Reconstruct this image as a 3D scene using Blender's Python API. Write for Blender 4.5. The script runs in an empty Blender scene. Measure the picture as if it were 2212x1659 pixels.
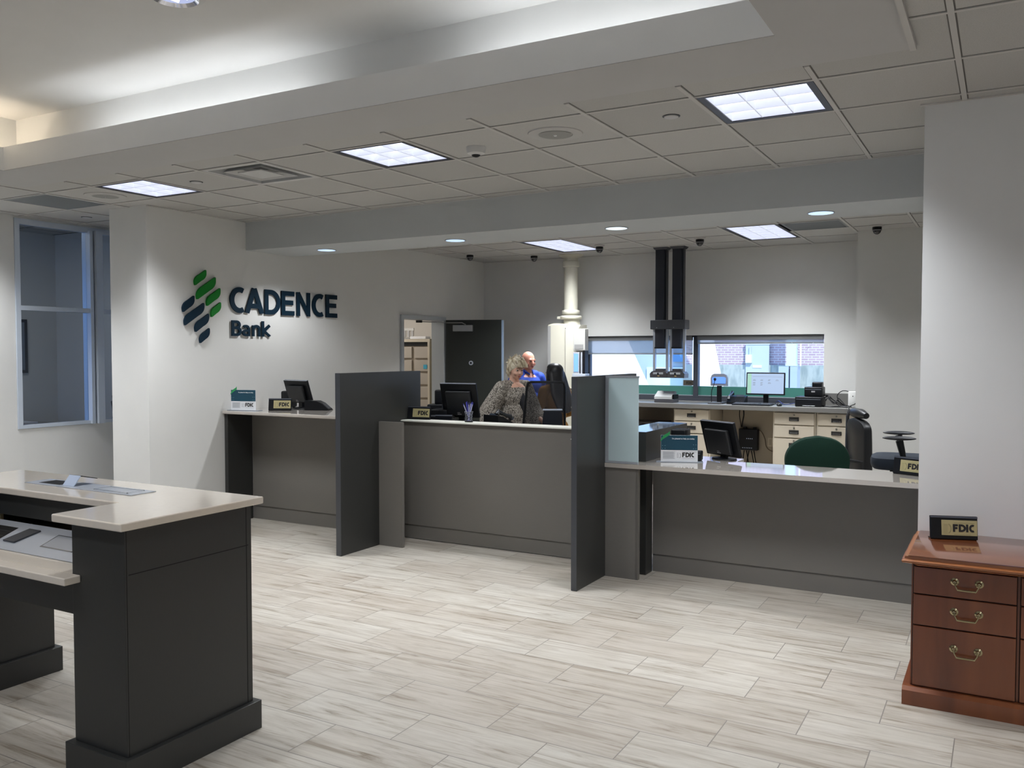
import bpy, bmesh, math, random
from mathutils import Vector, Matrix
random.seed(7)
S = bpy.context.scene
COL = S.collection
# ---------------------------------------------------------------- camera, world, sun, exposure
cam_d = bpy.data.cameras.new('camera'); cam = bpy.data.objects.new('camera', cam_d); COL.objects.link(cam)
cam.location = (0, 0, 1.68); cam.rotation_euler = (math.radians(90-2.091), 0, math.radians(29.478))
cam_d.lens = 30.626; cam_d.sensor_width = 36; cam_d.clip_start = 0.05; cam_d.clip_end = 300
S.camera = cam
S.view_settings.view_transform = 'Standard'; S.view_settings.look = 'None'
S.view_settings.gamma = 1; S.view_settings.use_curve_mapping = False
S.view_settings.exposure = 0.0
S.cycles.use_denoising = True
S.cycles.max_bounces = 8; S.cycles.diffuse_bounces = 5; S.cycles.glossy_bounces = 4; S.cycles.transmission_bounces = 6; S.cycles.transparent_max_bounces = 10
S.cycles.sample_clamp_indirect = 6.0
S.cycles.caustics_reflective = False; S.cycles.caustics_refractive = False
W = bpy.data.worlds.new('world'); S.world = W; W.use_nodes = True
W.node_tree.nodes['Background'].inputs[0].default_value = (0.27, 0.50, 1.0, 1)
W.node_tree.nodes['Background'].inputs[1].default_value = 2.5
def lamp(name, kind, loc, energy, color, rot=(0, 0, 0), **kw):
    d = bpy.data.lights.new(name, kind); d.energy = energy; d.color = color
    for k, v in kw.items(): setattr(d, k, v)
    o = bpy.data.objects.new(name, d); COL.objects.link(o); o.location = loc; o.rotation_euler = rot
    return o
sun = lamp('sun', 'SUN', (0, 0, 30), 5.0, (1.0, .97, .93), angle=.009)
sun.rotation_euler = Vector((-.45, .62, -.75)).to_track_quat('-Z', 'Y').to_euler()
COOL = (.93, .96, 1.0)
ZC = 2.985
# ceiling fixture positions on the 2 ft grid
GX0, GY0, G, BY0 = -.81, 4.385, .6075, 9.08
def gx(k): return GX0 + G*k
def gy(j): return GY0 + G*j
def by(j): return BY0 + G*j
TROFF = [(-1, 0), (-5, 0), (-9, 0), (-12, -1)]          # lobby 2x2 fixtures, lower-left grid cell
P_TROFF = 32; P_BACK = 56
for i, j in TROFF: lamp('troffer_lamp', 'AREA', (gx(i)+G/2, gy(j)+G/2, ZC-.015), P_TROFF, COOL, shape='SQUARE', size=.54, spread=math.radians(112))
lamp('troffer_lamp', 'AREA', (gx(-7)+G/2, by(1), ZC-.015), P_BACK, COOL, shape='RECTANGLE', size=.5, size_y=1.12, spread=math.radians(112))
lamp('troffer_lamp', 'AREA', (gx(-3)+G/2, by(1), ZC-.015), P_BACK, COOL, shape='RECTANGLE', size=.5, size_y=1.12, spread=math.radians(112))
# fixtures of the same kind beyond the frame: right bay and above/behind the camera
for x, y in ((1.92, 3.5), (1.92, .45), (.7, -1.4), (1.92, -3.0)): lamp('troffer_lamp', 'AREA', (x, y, ZC-.02), P_TROFF, COOL, shape='SQUARE', size=.54, spread=math.radians(140))
lamp('vault_lamp', 'AREA', (-8.6, 9.3, 2.9), 38, (1, .96, .92), shape='SQUARE', size=.6)
lamp('office_fill', 'AREA', (-9.9, 5.2, 3.2), 16, (1, .95, .85), shape='SQUARE', size=.6)  # unseen lamp added to lift the office and mute its blue
lamp('hall_lamp', 'AREA', (-.2, 8.7, 2.95), 22, COOL, shape='SQUARE', size=.5, spread=math.radians(112))
DOWN = [(-5.915, 6.70), (-4.38, 6.70), (-2.80, 6.70), (-1.19, 6.70)]
for x, y in DOWN: lamp('downlight_lamp', 'SPOT', (x, y, 2.68), 64, COOL, spot_size=math.radians(142), spot_blend=.55, shadow_soft_size=.06)
TRAYD = [(-3.57, 2.96), (-3.57, .9), (-5.2, .9), (-1.9, .9), (-5.4, 2.4), (-1.55, 2.4)]
for x, y in TRAYD[:4]: lamp('downlight_lamp', 'SPOT', (x, y, 3.40), 70, COOL, spot_size=math.radians(118), spot_blend=.8, shadow_soft_size=.08)

# ---------------------------------------------------------------- materials
def nt(name):
    m = bpy.data.materials.new(name); m.use_nodes = True
    return m, m.node_tree, m.node_tree.nodes['Principled BSDF']
MATS = {}
def pm(name, c, rough=.6, metal=0, spec=.5, bump=0, bscale=80, vary=0, vscale=4, emit=None, es=1, alpha=1, coat=0, trans=0, stretch=None):
    if name in MATS: return MATS[name]
    m, t, b = nt(name); N, L = t.nodes, t.links
    b.inputs['Base Color'].default_value = (*c, 1); b.inputs['Roughness'].default_value = rough
    b.inputs['Metallic'].default_value = metal; b.inputs['Specular IOR Level'].default_value = spec
    b.inputs['Coat Weight'].default_value = coat; b.inputs['Coat Roughness'].default_value = .05
    b.inputs['Transmission Weight'].default_value = trans; b.inputs['Alpha'].default_value = alpha
    if emit: b.inputs['Emission Color'].default_value = (*emit, 1); b.inputs['Emission Strength'].default_value = es
    tc = N.new('ShaderNodeTexCoord'); mp = N.new('ShaderNodeMapping'); L.new(tc.outputs['Object'], mp.inputs[0])
    if stretch: mp.inputs['Scale'].default_value = stretch
    nz = N.new('ShaderNodeTexNoise'); nz.inputs['Scale'].default_value = vscale; nz.inputs['Detail'].default_value = 4; L.new(mp.outputs[0], nz.inputs[0])
    mx = N.new('ShaderNodeMix'); mx.data_type = 'RGBA'
    v = vary or .03
    mx.inputs[6].default_value = (*[min(1, q*(1-v)) for q in c], 1); mx.inputs[7].default_value = (*[min(1, q*(1+v)) for q in c], 1)
    L.new(nz.outputs['Fac'], mx.inputs[0]); L.new(mx.outputs[2], b.inputs['Base Color'])
    if bump:
        n2 = N.new('ShaderNodeTexNoise'); n2.inputs['Scale'].default_value = bscale; L.new(mp.outputs[0], n2.inputs[0])
        bp = N.new('ShaderNodeBump'); bp.inputs['Strength'].default_value = bump; bp.inputs['Distance'].default_value = .002
        L.new(n2.outputs['Fac'], bp.inputs['Height']); L.new(bp.outputs[0], b.inputs['Normal'])
    MATS[name] = m; return m
def floor_mat():
    m, t, b = nt('floor_tile'); N, L = t.nodes, t.links
    tc = N.new('ShaderNodeTexCoord'); mp = N.new('ShaderNodeMapping'); L.new(tc.outputs['Object'], mp.inputs[0])
    mp.inputs['Location'].default_value = (2.293+.30475, -3.590, 0)
    br = N.new('ShaderNodeTexBrick'); L.new(mp.outputs[0], br.inputs[0]); br.offset = .5
    br.inputs['Scale'].default_value = 1; br.inputs['Mortar Size'].default_value = .0026; br.inputs['Mortar Smooth'].default_value = .3
    br.inputs['Brick Width'].default_value = .6095; br.inputs['Row Height'].default_value = .3045; br.inputs['Bias'].default_value = 0
    br.inputs['Color1'].default_value = (0, 0, 0, 1); br.inputs['Color2'].default_value = (1, 1, 1, 1); br.inputs['Mortar'].default_value = (.5, .5, .5, 1)
    # per tile shift of the vein pattern
    sp = N.new('ShaderNodeVectorMath'); sp.operation = 'SCALE'; sp.inputs['Scale'].default_value = 37.0; L.new(br.outputs['Color'], sp.inputs[0])
    ad = N.new('ShaderNodeVectorMath'); ad.operation = 'ADD'; L.new(mp.outputs[0], ad.inputs[0]); L.new(sp.outputs[0], ad.inputs[1])
    st = N.new('ShaderNodeMapping'); st.inputs['Scale'].default_value = (1.0, 12, 1); L.new(ad.outputs[0], st.inputs[0])
    n1 = N.new('ShaderNodeTexNoise'); n1.inputs['Scale'].default_value = 1.7; n1.inputs['Detail'].default_value = 9; n1.inputs['Roughness'].default_value = .70; n1.inputs['Distortion'].default_value = .9; L.new(st.outputs[0], n1.inputs[0])
    cr = N.new('ShaderNodeValToRGB'); L.new(n1.outputs['Fac'], cr.inputs[0]); e = cr.color_ramp.elements
    e[0].position = .31; e[0].color = (.20, .165, .12, 1); e[1].position = .70; e[1].color = (.56, .53, .475, 1)
    for p, c in ((.385, (.34, .30, .25)), (.46, (.44, .405, .355)), (.55, (.50, .47, .42))):
        q = e.new(p); q.color = (*c, 1)
    # cloudy blotches
    n2 = N.new('ShaderNodeTexNoise'); n2.inputs['Scale'].default_value = 5; n2.inputs['Detail'].default_value = 5; L.new(ad.outputs[0], n2.inputs[0])
    mx = N.new('ShaderNodeMix'); mx.data_type = 'RGBA'; mx.blend_type = 'MULTIPLY'; mx.inputs[0].default_value = .35; L.new(cr.outputs[0], mx.inputs[6])
    r2 = N.new('ShaderNodeValToRGB'); r2.color_ramp.elements[0].position = .35; r2.color_ramp.elements[0].color = (.8, .77, .72, 1); r2.color_ramp.elements[1].position = .65; r2.color_ramp.elements[1].color = (1, 1, 1, 1)
    L.new(n2.outputs['Fac'], r2.inputs[0]); L.new(r2.outputs[0], mx.inputs[7])
    # tile to tile tone
    bw = N.new('ShaderNodeMix'); bw.data_type = 'RGBA'; bw.inputs[6].default_value = (.86, .83, .80, 1); bw.inputs[7].default_value = (1.03, 1.035, 1.03, 1); L.new(br.outputs['Color'], bw.inputs[0])
    m2 = N.new('ShaderNodeMix'); m2.data_type = 'RGBA'; m2.blend_type = 'MULTIPLY'; m2.inputs[0].default_value = 1; L.new(mx.outputs[2], m2.inputs[6]); L.new(bw.outputs[2], m2.inputs[7])
    m3 = N.new('ShaderNodeMix'); m3.data_type = 'RGBA'; L.new(br.outputs['Fac'], m3.inputs[0]); L.new(m2.outputs[2], m3.inputs[6]); m3.inputs[7].default_value = (.20, .18, .16, 1)
    L.new(m3.outputs[2], b.inputs['Base Color']); b.inputs['Roughness'].default_value = .42; b.inputs['Specular IOR Level'].default_value = .4
    bp = N.new('ShaderNodeBump'); bp.inputs['Strength'].default_value = .25; bp.inputs['Distance'].default_value = .002; bp.invert = True; L.new(br.outputs['Fac'], bp.inputs['Height']); L.new(bp.outputs[0], b.inputs['Normal'])
    return m
def tile_mat(name, oy):
    m, t, b = nt(name); N, L = t.nodes, t.links
    tc = N.new('ShaderNodeTexCoord'); mp = N.new('ShaderNodeMapping'); L.new(tc.outputs['Object'], mp.inputs[0]); mp.inputs['Location'].default_value = (-GX0, -oy, 0)
    br = N.new('ShaderNodeTexBrick'); L.new(mp.outputs[0], br.inputs[0]); br.offset = 0
    br.inputs['Scale'].default_value = 1; br.inputs['Mortar Size'].default_value = .019; br.inputs['Mortar Smooth'].default_value = .1
    br.inputs['Brick Width'].default_value = G; br.inputs['Row Height'].default_value = G
    br.inputs['Color1'].default_value = (.47, .466, .452, 1); br.inputs['Color2'].default_value = (.515, .51, .495, 1); br.inputs['Mortar'].default_value = (.17, .165, .155, 1)
    nz = N.new('ShaderNodeTexNoise'); nz.inputs['Scale'].default_value = 260; nz.inputs['Detail'].default_value = 2; L.new(mp.outputs[0], nz.inputs[0])
    cr = N.new('ShaderNodeValToRGB'); cr.color_ramp.elements[0].position = .35; cr.color_ramp.elements[0].color = (.75, .74, .72, 1); cr.color_ramp.elements[1].position = .5; L.new(nz.outputs['Fac'], cr.inputs[0])
    mx = N.new('ShaderNodeMix'); mx.data_type = 'RGBA'; mx.blend_type = 'MULTIPLY'; mx.inputs[0].default_value = .5; L.new(br.outputs['Color'], mx.inputs[6]); L.new(cr.outputs[0], mx.inputs[7])
    L.new(mx.outputs[2], b.inputs['Base Color']); b.inputs['Roughness'].default_value = .95; b.inputs['Specular IOR Level'].default_value = .1
    bp = N.new('ShaderNodeBump'); bp.inputs['Strength'].default_value = .3; bp.inputs['Distance'].default_value = .001; L.new(nz.outputs['Fac'], bp.inputs['Height']); L.new(bp.outputs[0], b.inputs['Normal'])
    return m
def glass_mat(name, tint=(1, 1, 1), refl=.08):
    m, t, b = nt(name); N, L = t.nodes, t.links; N.remove(b)
    tr = N.new('ShaderNodeBsdfTransparent'); tr.inputs[0].default_value = (*tint, 1)
    gl = N.new('ShaderNodeBsdfGlossy'); gl.inputs['Roughness'].default_value = .02
    fr = N.new('ShaderNodeFresnel'); fr.inputs[0].default_value = 1.45
    ms = N.new('ShaderNodeMixShader'); L.new(fr.outputs[0], ms.inputs[0]); L.new(tr.outputs[0], ms.inputs[1]); L.new(gl.outputs[0], ms.inputs[2]); L.new(ms.outputs[0], N['Material Output'].inputs[0])
    MATS[name] = m; return m
def frosted_mat(name, c, tl=.45, tp=0):
    m, t, b = nt(name); N, L = t.nodes, t.links; N.remove(b)
    d = N.new('ShaderNodeBsdfDiffuse'); d.inputs[0].default_value = (*c, 1)
    r = N.new('ShaderNodeBsdfTranslucent'); r.inputs[0].default_value = (*c, 1)
    ms = N.new('ShaderNodeMixShader'); ms.inputs[0].default_value = tl; L.new(d.outputs[0], ms.inputs[1]); L.new(r.outputs[0], ms.inputs[2])
    out = ms
    if tp:
        tr = N.new('ShaderNodeBsdfTransparent'); m2 = N.new('ShaderNodeMixShader'); m2.inputs[0].default_value = tp; L.new(ms.outputs[0], m2.inputs[1]); L.new(tr.outputs[0], m2.inputs[2]); out = m2
    gl = N.new('ShaderNodeBsdfGlossy'); gl.inputs['Roughness'].default_value = .25
    m3 = N.new('ShaderNodeMixShader'); m3.inputs[0].default_value = .06; L.new(out.outputs[0], m3.inputs[1]); L.new(gl.outputs[0], m3.inputs[2]); L.new(m3.outputs[0], N['Material Output'].inputs[0])
    MATS[name] = m; return m
def brick_mat(name, c1, c2, mo, w=.2, h=.067, ms=.01):
    m, t, b = nt(name); N, L = t.nodes, t.links
    tc = N.new('ShaderNodeTexCoord'); mp = N.new('ShaderNodeMapping'); mp.inputs['Rotation'].default_value = (math.radians(-90), 0, 0); L.new(tc.outputs['Object'], mp.inputs[0])
    br = N.new('ShaderNodeTexBrick'); L.new(mp.outputs[0], br.inputs[0]); br.inputs['Scale'].default_value = 1; br.inputs['Mortar Size'].default_value = ms
    br.inputs['Brick Width'].default_value = w; br.inputs['Row Height'].default_value = h
    br.inputs['Color1'].default_value = (*c1, 1); br.inputs['Color2'].default_value = (*c2, 1); br.inputs['Mortar'].default_value = (*mo, 1)
    L.new(br.outputs['Color'], b.inputs['Base Color']); b.inputs['Roughness'].default_value = .9
    return m
def ramp_noise_mat(name, cols, scale, detail=2, rough=.8, voronoi=False, stretch=None, coat=0, dist=0):
    m, t, b = nt(name); N, L = t.nodes, t.links
    tc = N.new('ShaderNodeTexCoord'); mp = N.new('ShaderNodeMapping'); L.new(tc.outputs['Object'], mp.inputs[0])
    if stretch: mp.inputs['Scale'].default_value = stretch
    nz = N.new('ShaderNodeTexNoise'); nz.inputs['Scale'].default_value = scale; nz.inputs['Detail'].default_value = detail; nz.inputs['Distortion'].default_value = dist; L.new(mp.outputs[0], nz.inputs[0])
    cr = N.new('ShaderNodeValToRGB'); L.new(nz.outputs['Fac'], cr.inputs[0]); e = cr.color_ramp.elements
    e[0].position, e[0].color = cols[0][0], (*cols[0][1], 1); e[1].position, e[1].color = cols[-1][0], (*cols[-1][1], 1)
    for p, c in cols[1:-1]: e.new(p).color = (*c, 1)
    L.new(cr.outputs[0], b.inputs['Base Color']); b.inputs['Roughness'].default_value = rough; b.inputs['Coat Weight'].default_value = coat; b.inputs['Coat Roughness'].default_value = .08
    MATS[name] = m; return m
wall_m = pm('wall_paint', (.70, .695, .67), .85, spec=.25, bump=.15, bscale=220)
white_m = pm('right_wall_paint', (.77, .775, .77), .85, spec=.25, bump=.04, bscale=220)
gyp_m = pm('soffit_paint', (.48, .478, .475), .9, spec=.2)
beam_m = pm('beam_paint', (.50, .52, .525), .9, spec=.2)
lam_m = pm('taupe_laminate', (.168, .157, .140), .42, spec=.4, bump=.1, bscale=300, vary=.06, vscale=60, stretch=(.3, .3, 6))
dark_m = pm('charcoal_laminate', (.031, .0315, .030), .34, spec=.45, bump=.1, bscale=300, vary=.12, vscale=60, stretch=(6, 6, .5))
stone_m = pm('cream_solid_surface', (.80, .72, .62), .10, spec=.5, vary=.04, vscale=40, coat=.3)
stone2_m = pm('grey_solid_surface', (.47, .43, .385), .05, spec=.5, vary=.03, vscale=40, coat=.6)
cap_m = pm('pale_cap', (.80, .79, .72), .4)
blk_m = pm('black_plastic', (.005, .0055, .007), .42, spec=.3, bump=.05)
blk2_m = pm('dark_grey_plastic', (.045, .048, .055), .4)
navy_m = pm('black_enamel', (.016, .019, .028), .4)
wht_m = pm('white_plastic', (.82, .82, .80), .45)
paper_m = pm('white_paper', (.85, .86, .88), .8)
steel_m = pm('brushed_steel', (.55, .58, .64), .38, metal=.45)
alu_m = pm('window_aluminium', (.60, .66, .74), .35, metal=.15)
cream_m = pm('cream_enamel', (.62, .60, .50), .4)
file_m = pm('putty_steel', (.56, .50, .40), .45)
gold_m = pm('gold_plate', (.50, .44, .23), .42, metal=.15)
ink_m = pm('black_ink', (.012, .010, .010), .6)
faint_m = pm('faint_print', (.33, .29, .15), .7)
grey_print = pm('grey_print', (.38, .40, .42), .8)
teal_m = pm('teal_card', (.003, .055, .095), .5)
green_m = pm('bright_green', (.02, .30, .09), .5)
logo_g = pm('logo_green', (.004, .20, .018), .6, spec=.25)
logo_b = pm('logo_navy', (.002, .017, .034), .65, spec=.2)
glass_m = glass_mat('clear_glass'); glass_b = glass_mat('office_glass', (.86, .93, 1))

# ---------------------------------------------------------------- mesh builder
class MB:
    def __init__(s): s.bm = bmesh.new()
    def box(s, x0, x1, y0, y1, z0, z1, bev=0, seg=2, M=None):
        r = bmesh.ops.create_cube(s.bm, size=1); vs = r['verts']
        bmesh.ops.scale(s.bm, vec=(abs(x1-x0), abs(y1-y0), abs(z1-z0)), verts=vs)
        bmesh.ops.translate(s.bm, vec=((x0+x1)/2, (y0+y1)/2, (z0+z1)/2), verts=vs)
        if bev:
            es = list({e for v in vs for e in v.link_edges})
            rr = bmesh.ops.bevel(s.bm, geom=es, offset=bev, segments=seg, affect='EDGES', profile=.5); vs = list({v for f in rr['faces'] for v in f.verts} | {v for v in vs if v.is_valid})
        if M is not None: bmesh.ops.transform(s.bm, matrix=M, verts=vs)
        return s
    def prism(s, pts, a0, a1, ax='z'):
        def P(p, a): return {'z': (p[0], p[1], a), 'y': (p[0], a, p[1]), 'x': (a, p[0], p[1])}[ax]
        A = [s.bm.verts.new(P(p, a0)) for p in pts]; B = [s.bm.verts.new(P(p, a1)) for p in pts]; n = len(pts)
        fs = [s.bm.faces.new(A), s.bm.faces.new(B[::-1])] + [s.bm.faces.new([A[i], A[(i+1) % n], B[(i+1) % n], B[i]][::-1]) for i in range(n)]
        bmesh.ops.recalc_face_normals(s.bm, faces=fs); return s
    def loft(s, rings, cap=True):
        R = [[s.bm.verts.new(p) for p in r] for r in rings]; fs = []
        for a, b in zip(R, R[1:]):
            n = len(a)
            for i in range(n): fs.append(s.bm.faces.new([a[i], a[(i+1) % n], b[(i+1) % n], b[i]]))
        if cap: fs += [s.bm.faces.new(R[0][::-1]), s.bm.faces.new(R[-1])]
        bmesh.ops.recalc_face_normals(s.bm, faces=fs); return s
    def cone(s, p0, p1, r0, r1=None, seg=16, cap=True):
        r1 = r0 if r1 is None else r1; p0, p1 = Vector(p0), Vector(p1); q = (p1-p0).to_track_quat('Z', 'Y')
        return s.loft([[p + q @ Vector((r*math.cos(2*math.pi*i/seg), r*math.sin(2*math.pi*i/seg), 0)) for i in range(seg)] for p, r in ((p0, r0), (p1, r1))], cap)
    def tube(s, pts, r, seg=8, cyc=False):
        pts = [Vector(p) for p in pts]; rings = []; n = len(pts); up = Vector((0, 0, 1))
        rr = r if isinstance(r, (list, tuple)) else [r]*n; last = None
        for i, p in enumerate(pts):
            t = (pts[min(i+1, n-1)]-pts[max(i-1, 0)]).normalized()
            if last is None: a = t.cross(up if abs(t.z) < .9 else Vector((1, 0, 0))).normalized()
            else: a = (last - t*last.dot(t)).normalized()
            last = a; b = t.cross(a)
            rings.append([p + (a*math.cos(2*math.pi*k/seg)+b*math.sin(2*math.pi*k/seg))*rr[i] for k in range(seg)])
        return s.loft(rings)
    def lathe(s, prof, c=(0, 0, 0), seg=24, cap=True, axis='z', sx=1, sy=1):
        c = Vector(c); rings = []
        for r, z in prof:
            ring = []
            for k in range(seg):
                a = 2*math.pi*k/seg; x, y = r*math.cos(a)*sx, r*math.sin(a)*sy
                ring.append(c + {'z': Vector((x, y, z)), 'y': Vector((x, z, y)), 'x': Vector((z, x, y))}[axis])
            rings.append(ring)
        return s.loft(rings, cap)
    def ball(s, c, r, M=None, seg=16):
        r = (r, r, r) if isinstance(r, (int, float)) else r
        v = bmesh.ops.create_uvsphere(s.bm, u_segments=seg, v_segments=seg//2+2, radius=1)['verts']
        bmesh.ops.scale(s.bm, vec=r, verts=v)
        if M is not None: bmesh.ops.transform(s.bm, matrix=M, verts=v)
        bmesh.ops.translate(s.bm, vec=c, verts=v); return s
    def xf(s, M): bmesh.ops.transform(s.bm, matrix=M, verts=s.bm.verts); return s
    def build(s, name, mat, parent=None, smooth=False, world=False, label=None, kind=None):
        me = bpy.data.meshes.new(name); s.bm.to_mesh(me); s.bm.free(); me.materials.append(mat)
        if world and parent is not None: me.transform(wm(parent).inverted())
        if smooth:
            me.polygons.foreach_set('use_smooth', [True]*len(me.polygons))
            try: me.set_sharp_from_angle(angle=math.radians(38))
            except Exception: pass
        o = bpy.data.objects.new(name, me); COL.objects.link(o)
        if parent is not None: o.parent = parent
        if label: o['label'] = label
        if kind: o['kind'] = kind
        return o
def wm(o):
    M = Matrix.LocRotScale(o.location, o.rotation_euler, o.scale)
    return wm(o.parent) @ M if o.parent else M
def thing(name, label, cat, loc=(0, 0, 0), rz=0, group=None, rot=None):
    o = bpy.data.objects.new(name, None); COL.objects.link(o); o.location = loc; o.rotation_euler = rot or (0, 0, rz); o.empty_display_size = .05
    o['label'] = label; o['category'] = cat
    if group: o['group'] = group
    return o
def tag(o, label, cat, group=None):
    o['label'] = label; o['category'] = cat
    if group: o['group'] = group
    return o
def kids(o): return [c for c in bpy.data.objects if c.parent == o]
def dup(o, loc, rz=None, label=None, parent=None):
    c = o.copy(); COL.objects.link(c); c.parent = parent
    if parent is None:
        c.location = loc
        if rz is not None: c.rotation_euler = (0, 0, rz)
        if label: c['label'] = label
    for k in kids(o): dup(k, None, parent=c)
    return c
def struct(name, mb, mat, smooth=False, world=True): return mb.build(name, mat, kind='structure', smooth=smooth)
def RZ(a): return Matrix.Rotation(math.radians(a), 4, 'Z')
def RX(a): return Matrix.Rotation(math.radians(a), 4, 'X')
def RY(a): return Matrix.Rotation(math.radians(a), 4, 'Y')
def T(x, y, z): return Matrix.Translation((x, y, z))
# stroke letters: unit cap height, list of (polyline) strokes; drawn as flat plates of thickness d
def arc(cx, cy, rx, ry, a0, a1, n=12): return [(cx+rx*math.cos(math.radians(a0+(a1-a0)*i/n)), cy+ry*math.sin(math.radians(a0+(a1-a0)*i/n))) for i in range(n+1)]
def stroke_poly(pts, w):
    L, R = [], []; n = len(pts)
    for i, p in enumerate(pts):
        a = Vector(pts[max(i-1, 0)]); b = Vector(pts[min(i+1, n-1)]); p = Vector(p)
        if 0 < i < n-1:
            d1 = (p-a).normalized(); d2 = (b-p).normalized(); t = (d1+d2).normalized(); k = 1/max(.5, t.dot(d1))
        else: t = (b-a).normalized(); k = 1
        nrm = Vector((-t.y, t.x))*w/2*k; L.append(p+nrm); R.append(p-nrm)
    return L, R
def glyph(ch, w):
    h = w/2; o = 1-h
    G_ = {
     'C': (.68, [arc(.44, .5, .44-h, .5-h, 62, 298, 24)]),
     'A': (.84, [[(.10, 0), (.42, 1.0)], [(.42, 1.0), (.74, 0)], [(.19, .30), (.65, .30)]]),
     'D': (.80, [[(h, 0), (h, 1)], [(h, o), (.30, o)]+arc(.32, .5, .42, .5-h, 90, -90, 18)+[(h, h)]]),
     'E': (.66, [[(h, 0), (h, 1)], [(0, o), (.66, o)], [(0, .53), (.60, .53)], [(0, h), (.66, h)]]),
     'N': (.80, [[(h, 0), (h, 1)], [(.8-h, 0), (.8-h, 1)], [(h, 1-h*.4), (.8-h, h*.4)]]),
     'F': (.62, [[(h, 0), (h, 1)], [(0, o), (.62, o)], [(0, .50), (.56, .50)]]),
     'I': (w, [[(h, 0), (h, 1)]]),
     'B': (.68, [[(h, 0), (h, 1)], [(h, o)]+arc(.34, (o+.53)/2, .20, (o-.53)/2, 90, -90, 12)+[(h, .53)], [(h, .53)]+arc(.36, (.53+h)/2, .32-h, (.53-h)/2, 90, -90, 12)+[(h, h)]]),
     'a': (.54, [[(.54-h, 0), (.54-h, .44)]+arc(.26, .46, .28-h, .28-h, 0, 135, 10)[1:], [(.54-h, .37), (.28, .37)]+arc(.27, .37-(.37-h)/2, .27-h, (.37-h)/2, 90, 270, 10)[1:]+[(.54-h, h)]]),
     'n': (.60, [[(h, 0), (h, .72)], [(h, .58)]+arc(.32, .48, .20, .24-h+.04, 130, 0, 8)+[(.60-h, 0)]]),
     'k': (.60, [[(h, 0), (h, 1.04)], [(.58, .74), (.14, .38), (.60, -.0)]]),
    }
    return G_[ch]
def letter(mb, ch, w, d, M):
    """adds letter ch (cap height 1) as plates from z 0 to d in its own plane, moved by M"""
    wd, strokes = glyph(ch, w); z = 0
    for st in strokes:
        L, R = stroke_poly(st, w); z += d*.02
        for i in range(len(L)-1):
            q = [Vector((p.x, min(1.02, max(0, p.y)))) for p in (L[i], L[i+1], R[i+1], R[i])]
            A = [mb.bm.verts.new(M @ Vector((p.x, p.y, 0))) for p in q]; B = [mb.bm.verts.new(M @ Vector((p.x, p.y, d+z))) for p in q]
            fs = [mb.bm.faces.new(A), mb.bm.faces.new(B[::-1])]+[mb.bm.faces.new([A[k], A[(k+1) % 4], B[(k+1) % 4], B[k]][::-1]) for k in range(4)]
            bmesh.ops.recalc_face_normals(mb.bm, faces=fs)
    return wd
def word(mb, txt, w, gap, d, M):
    x = 0
    for ch in txt: x += letter(mb, ch, w, d, M @ T(x, 0, 0))+gap
    return x
def text_mesh(txt, size, mat, parent, M, bold=0, name='lettering', ext=.0004, label=None):
    cu = bpy.data.curves.new('t', 'FONT'); cu.body = txt; cu.size = size; cu.extrude = ext; cu.offset = bold; cu.resolution_u = 3
    o = bpy.data.objects.new('t', cu); COL.objects.link(o)
    me = bpy.data.meshes.new_from_object(o.evaluated_get(bpy.context.evaluated_depsgraph_get())); bpy.data.objects.remove(o)
    me.transform(M); me.materials.clear(); me.materials.append(mat)
    r = bpy.data.objects.new(name, me); COL.objects.link(r); r.parent = parent
    if label: r['label'] = label
    return r
# plane frames: local x -> right, local y -> up, local z -> towards viewer (faces -Y)
FACE_S = Matrix(((1, 0, 0, 0), (0, 0, -1, 0), (0, 1, 0, 0), (0, 0, 0, 1)))     # faces -Y
FACE_E = Matrix(((0, 0, 1, 0), (1, 0, 0, 0), (0, 1, 0, 0), (0, 0, 0, 1)))      # faces +X, text runs along +Y
# ================================================================ STRUCTURE
fm = floor_mat(); lt_m = tile_mat('ceiling_tile', GY0); bt_m = tile_mat('back_ceiling_tile', BY0)
struct('floor', MB().box(-12.6, 4.2, -5.2, 11.3, -.1, 0), fm)
def grid_ceiling(name, x0, x1, y0, y1, oy, holes, mat):
    xs = sorted({x0, x1} | {gx(k) for k in range(-14, 10) if x0 < gx(k) < x1}); ys = sorted({y0, y1} | {oy+G*j for j in range(-20, 20) if y0 < oy+G*j < y1})
    mb = MB(); bars = MB()
    hole = lambda x, y: any(a < x < b and c < y < d for a, b, c, d in holes)
    for a, b in zip(xs, xs[1:]):
        for c, d in zip(ys, ys[1:]):
            if not hole((a+b)/2, (c+d)/2): mb.box(a, b, c, d, ZC, ZC+.015)
    struct(name, mb, mat)
    for x in xs:
        for c, d in zip(ys, ys[1:]):
            if not (hole(x-.1, (c+d)/2) and hole(x+.1, (c+d)/2)) and x not in (x0, x1): bars.box(x-.012, x+.012, c, d, ZC-.006, ZC+.001)
    for y in ys:
        for a, b in zip(xs, xs[1:]):
            if not (hole((a+b)/2, y-.1) and hole((a+b)/2, y+.1)) and y not in (y0, y1): bars.box(a, b, y-.010, y+.010, ZC-.0045, ZC+.001)
    struct('trim_%d' % {'ceiling': 1, 'ceiling_back': 2, 'ceiling_left': 7}[name], bars, pm('grid_bar', (.52, .51, .49), .7))
HL = [(gx(i), gx(i+1), gy(j), gy(j+1)) for i, j in TROFF] + [(gx(-7), gx(-6), gy(0), gy(1)), (gx(-11), gx(-10), gy(0), gy(1))]
mbt = MB()
grid_ceiling('ceiling', -8.25, 4.0, 4.16, 6.335, GY0, HL, lt_m)
grid_ceiling('ceiling_left', -8.25, -6.785, -5.0, 4.16, GY0, HL, lt_m)
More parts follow.
